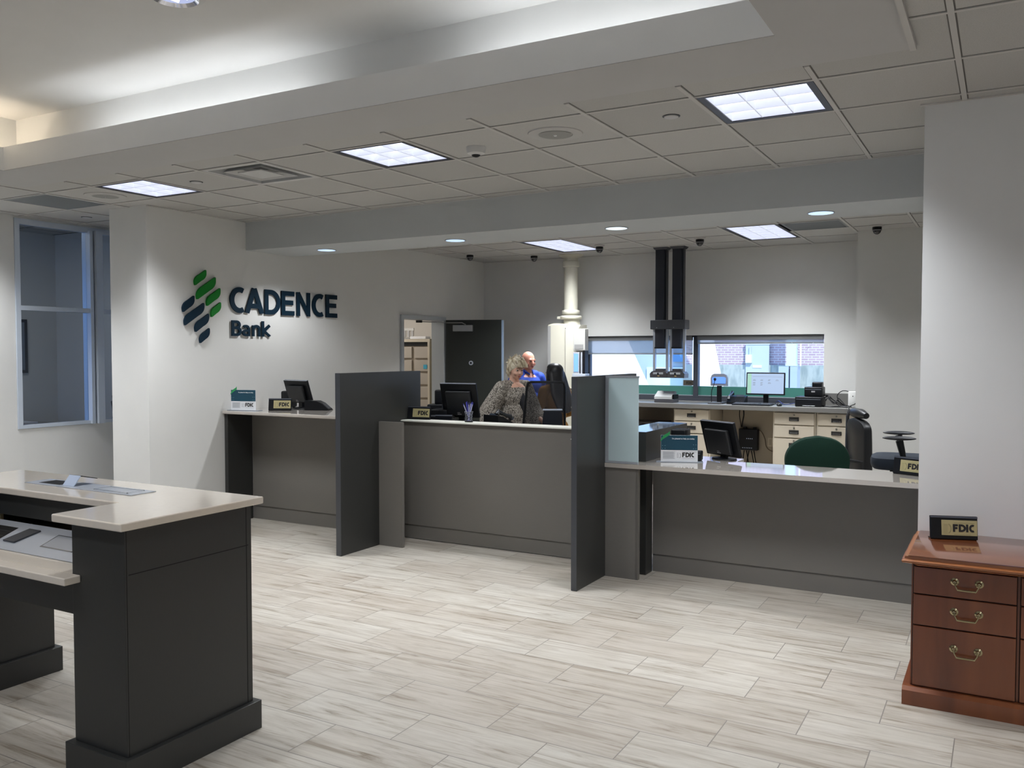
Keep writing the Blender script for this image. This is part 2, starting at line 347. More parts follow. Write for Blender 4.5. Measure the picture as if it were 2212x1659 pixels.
HB = [(gx(-7), gx(-6), by(0), by(2)), (gx(-3), gx(-2), by(0), by(2)), (gx(-2), gx(-1), by(0), by(1))]
grid_ceiling('ceiling_back', -6.65, 1.6, 7.0, 10.93, BY0, HB, bt_m)
# right hand bay of the lobby ceiling (toward the camera)
mb = MB(); bars = MB()
xs = [-.365, gx(1), gx(2), gx(3), gx(4), gx(5), gx(6), gx(7), 4.0]; ys = [4.16]+[gy(-j) for j in range(1, 16)]+[-5.0]
mb.box(-.365, 4.0, -5.0, 4.16, ZC, ZC+.015)
for x in xs[1:-1]: bars.box(x-.012, x+.012, -5, 4.16, ZC-.006, ZC)
for y in ys[1:-1]: bars.box(-.365, 4, y-.010, y+.010, ZC-.0045, ZC)
bars.box(-.375, -.350, -5, 4.12, ZC-.02, ZC)
struct('ceiling_right', mb, lt_m); struct('trim_3', bars, MATS['grid_bar'])
# edge angle along beam and walls
mb = MB(); mb.box(-6.65, -.39, 6.315, 6.335, ZC-.007, ZC+.001); mb.box(-6.65, 1.6, 10.905, 10.93, ZC-.007, ZC+.001); mb.box(-6.65, -6.625, 5.17, 6.33, ZC-.007, ZC+.001); mb.box(-.41, 4, 5.098, 5.12, ZC-.007, ZC+.001)
struct('trim_4', mb, MATS['grid_bar'])
# soffit with the raised tray
TX0, TX1, TY0, TY1 = -6.30, -.85, -1.60, 3.706; PK = .245
mb = MB()
mb.box(-6.785, -.365, TY1, 4.16, ZC, ZC+.02); mb.box(-6.785, TX0, -5, TY1, ZC, ZC+.02); mb.box(TX1, -.365, -5, TY1, ZC, ZC+.02); mb.box(TX0, TX1, -5, TY0, ZC, ZC+.02)
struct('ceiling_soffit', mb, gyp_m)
mb = MB(); t_ = .02; zt = 3.153; e_ = .002
mb.box(TX0+e_, TX1-e_, TY1-e_, TY1+t_, ZC+.003, zt); mb.box(TX0+e_, TX1-e_, TY0-t_, TY0+e_, ZC+.003, zt); mb.box(TX0-t_, TX0+e_, TY0-t_, TY1+t_, ZC+.003, zt); mb.box(TX1-e_, TX1+t_, TY0-t_, TY1+t_, ZC+.003, zt)
struct('trim_5', mb, pm('fascia_paint', (.90, .905, .90), .85, spec=.25))
mb = MB(); X0, X1, Y0, Y1 = TX0-PK, TX1+PK, TY0-PK, TY1+PK; ZT = 3.432
mb.box(X0, X1, Y1, Y1+.05, ZC+.02, ZT+.05); mb.box(X0, X1, Y0-.05, Y0, ZC+.02, ZT+.05); mb.box(X0-.05, X0, Y0-.05, Y1+.05, ZC+.02, ZT+.05); mb.box(X1, X1+.05, Y0-.05, Y1+.05, ZC+.02, ZT+.05)
struct('wall_cove', mb, pm('cove_paint', (.80, .80, .785), .9, spec=.2))
struct('ceiling_tray', MB().box(X0, X1, Y0, Y1, ZT, ZT+.05), pm('tray_paint', (.68, .675, .66), .9, spec=.2))
# beam
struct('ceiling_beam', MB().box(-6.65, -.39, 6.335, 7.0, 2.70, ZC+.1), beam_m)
# walls
mb = MB()
mb.box(-7.155, -6.65, 5.17, 5.65, 0, ZC); mb.box(-6.80, -6.65, 5.65, 8.90, 0, ZC); mb.box(-6.80, -6.65, 8.90, 9.89, 2.14, ZC); mb.box(-6.80, -6.65, 9.89, 11.15, 0, ZC)
struct('wall_left', mb, wall_m)
WX0, WX1, WZ0, WZ1 = -5.02, -1.886, 1.052, 1.897
mb = MB(); mb.box(-6.65, WX0, 10.93, 11.15, 0, ZC); mb.box(WX1, -1.40, 10.93, 11.15, 0, ZC); mb.box(WX0, WX1, 10.93, 11.15, 0, WZ0); mb.box(WX0, WX1, 10.93, 11.15, WZ1, ZC)
struct('wall_back', mb, wall_m)
struct('wall_alcove', MB().box(-1.40, 1.6, 10.05, 11.15, 0, ZC), wall_m)
struct('wall_passage', MB().box(1.6, 1.75, 6.9, 11.15, 0, ZC), wall_m)
struct('wall_right', MB().box(-.39, 4.0, 5.12, 7.0, 0, ZC-.0), white_m)
# office wall with storefront glazing, left wall of lobby
OX = -8.25
mb = MB(); mb.box(OX-.12, OX, 4.935, 7.2, 0, .938); mb.box(OX-.12, OX, 3.9, 4.935, 0, ZC); mb.box(OX-.12, OX, 4.935, 7.2, 2.965, ZC)
mb.box(OX-.12, OX, 1.0, 3.2, 0, .25); mb.box(OX-.12, OX, 1.0, 3.2, 2.7, ZC); mb.box(OX-.12, OX, -5, 1.0, 0, ZC); mb.box(OX-.12, OX, 3.2, 3.9, 0, ZC)
mb.box(OX, -7.155, 7.2, 7.3, 0, ZC); mb.box(-7.2, -7.155, 5.65, 7.2, 0, ZC); mb.box(OX-.12, OX, 7.2, 7.55, 0, ZC)
struct('wall_office', mb, wall_m)
mb = MB(); mb.box(-8.37, 4.15, -5.15, -5, 0, .3); mb.box(-8.37, 4.15, -5.15, -5, 2.6, ZC+.02); mb.box(-8.37, -3.2, -5.15, -5, .3, 2.6); mb.box(-.8, 4.15, -5.15, -5, .3, 2.6)
struct('wall_front', mb, wall_m)
struct('wall_east', MB().box(4.0, 4.15, -5, 7.0, 0, ZC+.02), wall_m)
def glazing(idx, xs, ys, z0, z1, n, axis, depth=.10, f=.05, mid=None, gm=glass_m, am=alu_m):
    fr = MB(); gl = MB()
    a0, a1 = (ys if axis == 'y' else xs)
    def B(m, u0, u1, v0, v1, d0, d1):
        if m is fr and v0 == z0 and v1 == z1: v0 += f; v1 -= f
        if axis == 'y': m.box(xs[0]+d0, xs[0]+d1, u0, u1, v0, v1)
        else: m.box(u0, u1, ys[0]+d0, ys[0]+d1, v0, v1)
    B(fr, a0, a1, z0, z0+f, -depth/2, depth/2); B(fr, a0, a1, z1-f, z1, -depth/2, depth/2)
    for i in range(n+1):
        u = a0+(a1-a0-f)*i/n; B(fr, u, u+f, z0, z1, -depth/2+.001, depth/2-.001)
    if mid: B(fr, a0, a1, mid-f/2, mid+f/2, -depth/2+.002, depth/2-.002)
    B(gl, a0+.01, a1-.01, z0+.01, z1-.01, -.004, .004)
    r = struct('window_%d' % idx, fr, am); g = gl.build('glazing', gm, r); return r
# office internal window: left jamb, double mullion, right bay
fr = MB(); x0, x1 = OX-.06, OX+.012
fr.box(x0, x1, 4.937, 4.985, .94, 2.963); fr.box(x0+.002, x1-.002, 4.985, 7.2, .94, .975); fr.box(x0+.002, x1-.002, 4.985, 7.2, 2.91, 2.963)
fr.box(x0, x1+.03, 5.70, 5.735, .94, 2.93); fr.box(x0, x1+.055, 5.755, 5.83, .94, 2.93); fr.box(x0-.03, x0, 5.70, 5.83, .94, 2.93)
fr.box(x0, x1+.002, 4.95, 7.2, 2.085, 2.13)
w1 = struct('window_1', fr, alu_m); MB().box(OX-.03, OX-.022, 4.96, 7.19, .95, 2.95).build('glazing', glass_b, w1)
glazing(2, (OX-.06, OX-.06), (1.0, 3.2), .25, 2.7, 2, 'y')
glazing(3, (-3.2, -.8), (-5.08, -5.08), .3, 2.6, 3, 'x')
# office room beyond
blue_w = pm('office_paint', (.70, .66, .60), .9)
ZO = 3.30
mb = MB(); mb.box(-11.6, OX-.12, 7.455, 7.55, 0, ZO); mb.box(-11.6, -11.5, 6.1, 7.455, 0, ZO); mb.box(-11.6, -11.5, 2.5, 6.1, 0, .4); mb.box(-11.6, -11.5, 2.5, 6.1, 3.1, ZO)
mb.box(-11.6, OX-.12, 2.4, 2.5, 0, .4); mb.box(-11.6, OX-.12, 2.4, 2.5, 3.1, ZO); mb.box(-8.9, OX-.12, 2.4, 2.5, .4, 3.1); mb.box(OX-.12, OX-.02, 2.4, 7.55, ZC+.02, ZO)
struct('wall_office_far', mb, blue_w)
glazing(6, (-11.5, -8.9), (2.45, 2.45), .4, 3.1, 3, 'x')  # unseen window added to throw more daylight on the office's far wall
glazing(5, (-11.55, -11.55), (2.5, 6.1), .4, 3.1, 3, 'y')
struct('ceiling_office', MB().box(-11.6, OX-.02, 2.4, 7.55, ZO, ZO+.05), lt_m)
# vault room behind the open door
vm = pm('vault_paint', (.66, .63, .58), .85)
mb = MB(); mb.box(-11.0, -6.80, 11.2, 11.3, 0, ZC); mb.box(-11.0, -10.9, 8.4, 11.3, 0, ZC); mb.box(-11.0, -6.80, 8.4, 8.5, 0, ZC); struct('wall_vault', mb, vm)
struct('ceiling_vault', MB().box(-11, -6.8, 8.4, 11.3, ZC, ZC+.05), vm)
# roof over everything
struct('roof', MB().box(-12.9, 4.5, -5.6, 11.5, 3.7, 3.9), pm('roofing', (.3, .3, .3), .9))
mb = MB(); mb.box(-12.9, 4.5, -5.6, -5.2, ZC+.02, 3.7); mb.box(-12.9, 4.5, 11.15, 11.5, ZC+.0, 3.7); mb.box(-12.9, -12.5, -5.6, 11.5, ZC+.02, 3.7); mb.box(4.2, 4.5, -5.6, 11.5, ZC, 3.7)
struct('wall_parapet', mb, pm('parapet', (.5, .35, .3), .9))
# door frame + steel door standing open
fmt = pm('door_frame_paint', (.42, .45, .47), .5)
mb = MB(); mb.box(-6.83, -6.625, 8.89, 8.945, 0, 2.105); mb.box(-6.83, -6.625, 9.845, 9.90, 0, 2.105); mb.box(-6.83, -6.625, 8.89, 9.90, 2.105, 2.155)
df = struct('door_1', mb, fmt)
ang = 17.5
D = T(-6.62, 9.875, 0) @ RZ(ang)      # local x along leaf, front face toward -y
mb = MB(); mb.box(.012, .805, -.022, .022, .01, 2.115, bev=.002); mb.xf(D)
lf = mb.build('door_leaf', pm('door_green_black', (.026, .029, .025), .5, spec=.35, bump=.1), df)
MB().box(.785, .807, -.0225, .0225, .02, 2.11).xf(D).build('door_edge', pm('edge_steel', (.35, .45, .6), .4, metal=.4), lf)
MB().box(.805-.68, .805-.41, -.085, -.022, 1.96, 2.045, bev=.006).xf(D).build('door_closer', pm('closer_alu', (.34, .35, .35), .4, metal=.5), lf)
MB().tube([D @ Vector((.30, -.06, 2.05)), D @ Vector((.25, -.06, 2.075)), D @ Vector((.02, -.05, 2.078)), (-6.74, 9.45, 2.085)], .007).build('closer_arm', pm('arm_steel', (.3, .3, .3), .4, metal=.6), lf)
MB().box(-6.77, -6.71, 9.40, 9.46, 2.07, 2.10).build('closer_bracket', blk_m, df)
mb = MB(); mb.lathe([(.030, 0), (.030, .010), (.022, .016)], (0, 0, 0), axis='y'); mb.xf(D @ T(.365, -.036, 1.535)); mb.build('door_lock', steel_m, lf, smooth=True)
mb = MB(); mb.lathe([(.014, 0), (.014, .008)], (0, 0, 0), axis='y'); mb.xf(D @ T(.365, -.042, 1.535)); mb.build('lock_core', blk_m, lf)
# baseboards
mb = MB(); mb.box(-6.655, -6.645, 6.9, 8.89, 0, .1); mb.box(-6.65, 1.6, 10.92, 10.93, 0, .1); mb.box(-6.64, -6.65, 5.17, 5.98, 0, .1)
struct('baseboard_back', mb, blk2_m)

# ================================================================ CEILING FIXTURES (things)
cell_m = pm('louvre_glow', (.78, .80, .88), .35, emit=(.80, .85, 1.0), es=.30)  # blades glow themselves in place of light caught from the tubes
lens_m = pm('lens_glow', (.8, .82, .9), .5, emit=(.86, .90, 1.0), es=.92)
blk_fr = pm('fixture_black_edge', (.012, .012, .02), .4)
def troffer(label, cx, cy, w, d, nx, ny, group):
    o = thing('ceiling_light', label, 'ceiling light', (cx, cy, ZC), 0, group)
    e = .022
    mb = MB(); mb.box(-w/2, w/2, -d/2, -d/2+e, -.003, .12); mb.box(-w/2, w/2, d/2-e, d/2, -.003, .12); mb.box(-w/2, -w/2+e+.012, -d/2+e, d/2-e, -.003, .12); mb.box(w/2-e-.012, w/2, -d/2+e, d/2-e, -.003, .12)
    mb.build('frame', blk_fr, o)
    iw, idp = w-2*e-.024, d-2*e; mb = MB()
    for i in range(nx+1):
        x = -iw/2+iw*i/nx; mb.box(x-.0035, x+.0035, -idp/2, idp/2, .002, .045)
    for j in range(ny+1):
        y = -idp/2+idp*j/ny; mb.box(-iw/2, iw/2, y-.0035, y+.0035, .003, .045)
    mb.build('louvre', cell_m, o)
    MB().box(-iw/2, iw/2, -idp/2, idp/2, .045, .05).build('lens', lens_m, o)
    return o
q = .575
troffer('square louvred ceiling light whose bright tip shows at the far left above the office window', gx(-12)+G/2, gy(-1)+G/2, q, q, 3, 3, 'square lobby ceiling lights')
troffer('square louvred ceiling light nearest the white wall, largest of the three in the lobby', gx(-1)+G/2, gy(0)+G/2, q, q, 3, 3, 'square lobby ceiling lights')
troffer('square louvred ceiling light beside the air diffuser, middle one of three in the lobby', gx(-5)+G/2, gy(0)+G/2, q, q, 3, 3, 'square lobby ceiling lights')
troffer('square louvred ceiling light closest to the office window, farthest of the lobby row', gx(-9)+G/2, gy(0)+G/2, q, q, 3, 3, 'square lobby ceiling lights')
troffer('long louvred ceiling light above the cream tube unit in the teller area', gx(-7)+G/2, by(1), .575, 1.18, 3, 6, 'long teller area ceiling lights')
troffer('long louvred ceiling light beside the dark return grille above the drive-up window', gx(-3)+G/2, by(1), .575, 1.18, 3, 6, 'long teller area ceiling lights')
# supply diffuser
dif_m = pm('diffuser_paint', (.55, .55, .54), .5)
o = thing('air_diffuser', 'square stepped-cone air supply diffuser set between two lobby ceiling lights', 'air vent', (gx(-7)+G/2, gy(0)+G/2, ZC))
def cone_ring(w0, z0, w1, z1, th=.004):
    mb = MB()
    for s in (1, -1):
        mb.loft([[(-w0, s*w0, z0), (w0, s*w0, z0), (w0, s*w0, z0+th), (-w0, s*w0, z0+th)], [(-w1, s*w1, z1), (w1, s*w1, z1), (w1, s*w1, z1+th), (-w1, s*w1, z1+th)]])
        mb.loft([[(s*w0, -w0, z0), (s*w0, w0, z0), (s*w0, w0, z0+th), (s*w0, -w0, z0+th)], [(s*w1, -w1, z1), (s*w1, w1, z1), (s*w1, w1, z1+th), (s*w1, -w1, z1+th)]])
    return mb
mb = MB(); 
for s in (1, -1): mb.box(-.295, .295, s*.295, s*.262, -.004, .0); mb.box(s*.295, s*.262, -.262, .262, -.004, .0)
mb.build('frame', dif_m, o)
cone_ring(.262, -.001, .235, .09).build('outer_cone', pm('diffuser_inner', (.45, .46, .46), .4), o); cone_ring(.185, -.004, .150, .035).build('inner_cone', dif_m, o)
MB().box(-.115, .115, -.115, .115, -.006, .0).build('centre_plate', dif_m, o)
MB().box(-.29, .29, -.29, .29, .09, .1).build('duct_box', pm('duct_grey', (.10, .10, .105), .5), o)
def grille(label, cx, cy, w, d):
    o = thing('return_grille', label, 'air vent', (cx, cy, ZC), 0)
    gm = pm('grille_grey', (.27, .29, .30), .5)
    mb = MB()
    for s in (1, -1): mb.box(-w/2, w/2, s*d/2, s*(d/2-.02), -.005, .0); mb.box(s*w/2, s*(w/2-.02), -d/2, d/2, -.004, .0)
    mb.build('frame', gm, o)
    mb = MB(); n = 40
    for i in range(n):
        y = -d/2+.02+(d-.04)*i/n; mb.box(-w/2+.02, w/2-.02, y, y+.006, -.003, .006)
    mb.build('slats', gm, o); MB().box(-w/2, w/2, -d/2, d/2, .02, .025).build('backing', blk_m, o)
grille('dark square return air grille near the office window', gx(-11)+G/2, gy(0)+G/2, .575, .575)
grille('dark grey return air grille near the far corner camera in the teller area', gx(-2)+G/2, by(0)+G/2, .575, .575)
spk_m = pm('speaker_mesh_grey', (.30, .30, .285), .8)
def speaker(label, cx, cy):
    o = thing('ceiling_speaker', label, 'speaker', (cx, cy, ZC), 0, 'round ceiling speakers')
    MB().lathe([(.165, 0), (.163, -.006), (.105, -.009), (.100, -.004)], seg=40).build('rim', pm('speaker_rim', (.49, .485, .47), .8), o, smooth=True)
    MB().lathe([(.098, -.0095), (.04, -.011), (.002, -.0115)], seg=32).build('mesh_cover', spk_m, o, smooth=True)
    MB().box(-.008, .008, -.006, .006, -.016, -.011).build('badge', wht_m, o)
speaker('round white ceiling speaker beside the dome sensor, near the middle lobby light', -2.36, 4.70)
speaker('round white ceiling speaker between the return grille and the farthest lobby light', -6.55, 4.70)
def cap(label, x, y):
    o = thing('sprinkler_cap', label, 'sprinkler', (x, y, ZC), 0, 'sprinkler covers in the ceiling')
    MB().lathe([(.040, -.001), (.040, -.006), (.036, -.008)], seg=24).build('cover_plate', pm('cap_grey', (.5, .5, .5), .5), o, smooth=True)
    MB().lathe([(.049, 0), (.049, -.0015)], seg=24).build('gap_ring', blk_m, o)
cap('round sprinkler cover left of the largest lobby light', -1.63, 4.674); cap('round sprinkler cover between the farthest lobby light and the diffuser', -5.42, 4.67); cap('round sprinkler cover above the office window', -7.75, 5.354)
o = thing('dome_sensor', 'small white dome camera on the lobby ceiling between light and speaker', 'camera', (-2.956, 4.763, ZC))
MB().lathe([(.062, 0), (.062, -.02), (.055, -.04), (.03, -.05)], seg=28).build('housing', pm('sensor_white', (.6, .6, .59), .5), o, smooth=True)
MB().ball((0, 0, -.045), (.03, .03, .02)).build('lens', blk_m, o, smooth=True)
def domecam(label, x, y):
    o = thing('security_camera', label, 'camera', (x, y, ZC), 0, 'black dome security cameras')
    MB().lathe([(.062, 0), (.062, -.012), (.05, -.02)], seg=24).build('base', pm('cam_base', (.5, .49, .47), .6), o, smooth=True)
    MB().lathe([(.045, -.016), (.047, -.035), (.044, -.055)], seg=24).build('collar', blk_m, o, smooth=True)
    MB().ball((0, 0, -.055), (.041, .041, .042)).build('dome', pm('smoked_dome', (.012, .012, .014), .08, coat=.5), o, smooth=True)
    MB().lathe([(.046, -.05), (.049, -.053), (.046, -.056)], seg=24).build('ring', pm('clear_ring', (.3, .3, .32), .2), o, smooth=True)
for a in (('black dome camera nearest the open steel door', -6.19, 9.82), ('black dome camera left of the cream tube unit, close to the back wall', -5.50, 10.33), ('black dome camera at the right end of the long light above the cream unit', -4.33, 9.83), ('black dome camera in front of the two black ceiling tubes', -3.05, 9.75), ('black dome camera on its own at the far right of the teller area ceiling', -1.165, 9.68)): domecam(*a)
dl_m = pm('downlight_lens', (.8, .9, 1), .4, emit=(.50, .72, 1.0), es=.95)
dl2_m = pm('downlight_lens_warm', (.9, .95, 1), .4, emit=(.78, .88, .92), es=.9)
for i, (x, y) in enumerate(DOWN):
    o = thing('recessed_downlight', ('small round beam downlight closest to the wall sign', 'small round beam downlight above the open steel door', 'paler round beam downlight above the frosted screen', 'small round beam downlight nearest the white wall')[i], 'downlight', (x, y, 2.70), 0, 'downlights in the beam')
    MB().lathe([(.098, 0), (.098, -.003), (.088, -.004)], seg=32).build('rim', pm('downlight_rim', (.25, .27, .3), .4), o, smooth=True)
    MB().lathe([(.088, -.0042), (.002, -.005)], seg=32).build('lens', dl2_m if i == 2 else dl_m, o)
rf_m = pm('reflector_mirror', (.80, .82, .9), .12, metal=1)
x, y = TRAYD[0]
o = thing('recessed_downlight', 'large round open-reflector downlight in the raised ceiling tray', 'downlight', (x, y, ZT))
MB().lathe([(.145, -.001), (.145, -.006), (.115, -.006), (.115, -.0)], seg=40).build('rim', pm('tray_rim', (.62, .62, .61), .6), o, smooth=True)
mb = MB(); mb.lathe([(.112, -.022), (.095, -.008)], seg=40, cap=False); mb.build('reflector', rf_m, o, smooth=True)
MB().lathe([(.112, -.0065), (.002, -.0065)], seg=40).build('reflector_bowl', pm('bowl', (.6, .62, .7), .15, metal=.8, emit=(.6, .65, .85), es=.35), o)
for dx in (-.03, .035): MB().tube([(dx, -.05, -.012), (dx+.006, .04, -.012)], .011).build('lamp_tube', pm('tube_glow', (1, 1, 1), .4, emit=(.95, .97, 1), es=3), o)
# cove strips
st_m = pm('strip_glow', (1, 1, 1), .5, emit=(.93, .96, 1.0), es=11)
for i, (a, b) in enumerate([(-5.55, -3.55), (-2.45, -1.0)]):
    o = thing('cove_strip_light', ('fluorescent strip hidden in the far cove, at the office end', 'fluorescent strip hidden in the far cove, at the white wall end')[i], 'strip light', (0, 0, 0), 0, 'strip lights in the cove')
    MB().box(a, b, 3.80, 3.86, ZC+.02, ZC+.045).build('housing', wht_m, o)
    MB().tube([(a+.02, 3.83, ZC+.065), (b-.02, 3.83, ZC+.065)], .016).build('tube', st_m, o, smooth=True)
for i, (a, b) in enumerate([(-1.2, .9), (1.1, 3.75)]):
    o = thing('cove_strip_light', ('fluorescent strip in the office side cove, front half', 'fluorescent strip in the office side cove, back half')[i], 'strip light', (0, 0, 0), 0, 'strip lights in the side cove')
    MB().tube([(TX0-.13, a, ZC+.065), (TX0-.13, b, ZC+.065)], .016).build('tube', pm('strip_warm', (1, 1, 1), .5, emit=(1, .84, .64), es=26), o, smooth=True)
# ================================================================ WALL SIGN
sg = thing('bank_sign', 'CADENCE Bank wall sign, navy letters beside a green and navy leaf emblem', 'sign', (-6.65, 6.6, 2.1))
def leaf(y0, zb, y1, zt, m):
    dy = y1-y0; sl = .60
    a = (y0-.004, zb+.040); rr_ = min(.070, dy*.45); ae = (y0+rr_, zt-sl*(dy-rr_))
    def q(p, c, e, n=8): return [((1-t)**2*p[0]+2*t*(1-t)*c[0]+t*t*e[0], (1-t)**2*p[1]+2*t*(1-t)*c[1]+t*t*e[1]) for t in [i/n for i in range(n+1)]]
    b = (y1, zt-.040); be = (y1-rr_, zb+sl*(dy-rr_))
    pts = [(y0+.002, zb), (y0-.003, zb+.02)]+q(a, (y0+.004, zb+.040+(ae[1]-a[1])*.62), ae)+[(y1-.006, zt), (y1, zt-.01)]+q(b, (y1-.004, zt-.040-(b[1]-be[1])*.62), be)+[(y0+.008, zb)]
    MB().prism(pts, -6.640, -6.618, 'x').build('emblem_leaf', m, sg, world=True)
for a in ((5.674, 2.309, 5.808, 2.461), (5.697, 2.178, 5.921, 2.400), (5.814, 2.122, 5.977, 2.299), (5.865, 2.018, 5.982, 2.163)): leaf(*a, logo_g)
for a in ((5.533, 2.052, 5.665, 2.209), (5.552, 1.930, 5.779, 2.147), (5.673, 1.871, 5.834, 2.047), (5.727, 1.767, 5.841, 1.910)): leaf(*a, logo_b)
ys0 = {'C': 6.104, 'A': 6.295, 'D': 6.567, 'E': 6.804, 'N': 7.032, 'c': 7.272, 'e': 7.492}
hgt = .256
for k, ch, wtarget in (('C', 'C', .194), ('A', 'A', .262), ('D', 'D', .213), ('E', 'E', .19), ('N', 'N', .207), ('c', 'C', .191), ('e', 'E', .19)):
    mb = MB(); w = .19; nat = glyph(ch, w)[0]; off = .10 if ch == 'A' else 0; nat2 = .64 if ch == 'A' else nat
    sx = wtarget/(nat2 if ch != 'A' else .64+w) ; x0 = ys0[k]+(0 if ch != 'A' else w*sx/2-.10*sx)
    M = T(-6.64, x0, 2.070) @ FACE_E @ Matrix.Diagonal((sx, hgt, 1, 1))
    letter(mb, ch, w, .012, M); mb.build('letter', logo_b, sg, world=True)
for y, ch, wt in ((6.123, 'B', .126), (6.258, 'a', .104), (6.390, 'n', .111), (6.521, 'k', .115)):
    mb = MB(); sx = wt/glyph(ch, .2)[0]; letter(mb, ch, .15 if ch == 'a' else .175, .012, T(-6.64, y, 1.840) @ FACE_E @ Matrix.Diagonal((sx, .155, 1, 1))); mb.build('letter', logo_b, sg, world=True)

# ================================================================ TELLER COUNTERS
def divider(label, x0, x1):
    o = thing('privacy_divider', label, 'divider panel', ((x0+x1)/2, 6.05, 0), 0, 'tall charcoal dividers')
    MB().box(x0, x1, 5.50, 6.625, 0, 1.508, bev=.0015).build('panel', dark_m, o, world=True)
    MB().box(x0+.001, x1-.001, 5.4985, 5.503, .003, 1.507).build('front_edge', pm('edge_band', (.05, .053, .06), .35), o, world=True)
    return o
divider('tall charcoal divider panel between the left and middle teller counters', -4.775, -4.722)
divider('tall charcoal divider panel beside the frosted glass screen', -2.632, -2.588)
# left station
o = thing('teller_counter', 'tall teller counter under the wall sign, taupe front with cream top', 'counter', (-5.7, 6.2, 0))
MB().box(-6.648, -4.776, 6.0, 6.95, 1.078, 1.110, bev=.008).build('countertop', stone2_m, o, world=True)
MB().box(-6.645, -6.60, 6.03, 6.348, 0, 1.078).build('end_leg', dark_m, o, world=True)
MB().box(-6.60, -4.776, 6.35, 6.39, .135, 1.078).build('front_panel', lam_m, o, world=True)
MB().box(-6.60, -4.776, 6.358, 6.39, 0, .132).build('kick_board', lam_m, o, world=True)
MB().box(-6.645, -4.776, 6.40, 6.95, .85, .88).build('shelf', dark_m, o, world=True)
# middle station
o = thing('teller_counter', 'middle teller counter between the two tall dividers, taupe front with thin pale cap', 'counter', (-3.68, 6.2, 0))
MB().box(-4.72, -2.634, 6.315, 6.50, 1.059, 1.071, bev=.001).build('cap', cap_m, o, world=True)
MB().box(-4.72, -2.634, 6.345, 6.385, .130, 1.059).build('front_panel', lam_m, o, world=True)
MB().box(-4.72, -2.634, 6.352, 6.385, .006, .127).build('kick_board', lam_m, o, world=True)
MB().box(-4.721, -4.497, 6.0, 6.025, 0, 1.08).build('return_panel', lam_m, o, world=True)
MB().box(-4.497, -4.472, 6.0, 6.03, 0, 1.08).build('return_edge', lam_m, o, world=True)
MB().box(-2.858, -2.634, 6.0, 6.025, 0, 1.08).build('return_panel', lam_m, o, world=True)
MB().box(-2.872, -2.634, 5.99, 6.00, 1.015, 1.019).build('return_seam', wht_m, o, world=True)
MB().box(-4.72, -2.634, 6.49, 7.12, .885, .91).build('worktop', stone2_m, o, world=True)
MB().box(-4.72, -2.634, 6.475, 6.49, .70, 1.058).build('back_lip', dark_m, o, world=True)
MB().box(-4.70, -4.66, 6.62, 7.10, 0, .885).build('end_leg', dark_m, o, world=True); MB().box(-2.70, -2.66, 6.64, 7.10, 0, .885).build('end_leg', dark_m, o, world=True)
# right station
o = thing('teller_counter', 'low right-hand teller counter with cream glossy top and taupe front, ends at the white wall', 'counter', (-1.4, 6.2, 0))
MB().prism([(-2.586, 5.98), (-.392, 5.98), (-.392, 6.50), (-1.74, 6.52), (-1.74, 6.72), (-2.32, 6.74), (-2.32, 7.14), (-2.586, 7.14)], .824, .856).build('countertop', stone2_m, o, world=True)
MB().box(-2.327, -.392, 6.305, 6.345, .135, .824).build('front_panel', lam_m, o, world=True)
MB().box(-2.327, -.392, 6.313, 6.345, 0, .132).build('kick_board', lam_m, o, world=True)
MB().box(-2.586, -2.330, 5.995, 6.02, 0, .824).build('return_panel', lam_m, o, world=True)
MB().box(-2.345, -2.325, 5.995, 6.03, 0, .824).build('return_edge', lam_m, o, world=True)
MB().box(-2.376, -2.328, 6.165, 6.303, 0, .824).build('end_leg', dark_m, o, world=True)
MB().box(-2.586, -2.332, 6.168, 7.14, .8565, 1.079, bev=.0015).build('side_box', dark_m, o, world=True)
MB().box(-2.585, -2.333, 6.169, 7.139, 1.079, 1.081).build('side_box_top', pm('charcoal_reflect', (.13, .15, .19), .06, coat=1), o, world=True)  # glossy, with some of the window's blue reflection put into the colour
MB().box(-2.31, -1.80, 6.66, 6.69, 0, .824).build('back_support', dark_m, o, world=True)
# frosted screen
o = thing('glass_screen', 'frosted white glass screen standing on the counter beside the tall divider', 'screen', (-2.45, 6.0, .857))
MB().box(-2.575, -2.326, 5.992, 6.002, .868, 1.497).build('frosted_pane', frosted_mat('frosted_glass', (.72, .84, .86), .4), o, world=True)
mb = MB(); mb.box(-2.586, -2.560, 5.988, 6.006, .857, 1.505); mb.box(-2.56, -2.326, 5.988, 6.006, .857, .872); mb.box(-2.56, -2.322, 5.988, 6.006, 1.493, 1.505)
mb.build('channel', pm('channel_alu', (.45, .48, .52), .35, metal=.4), o, world=True)

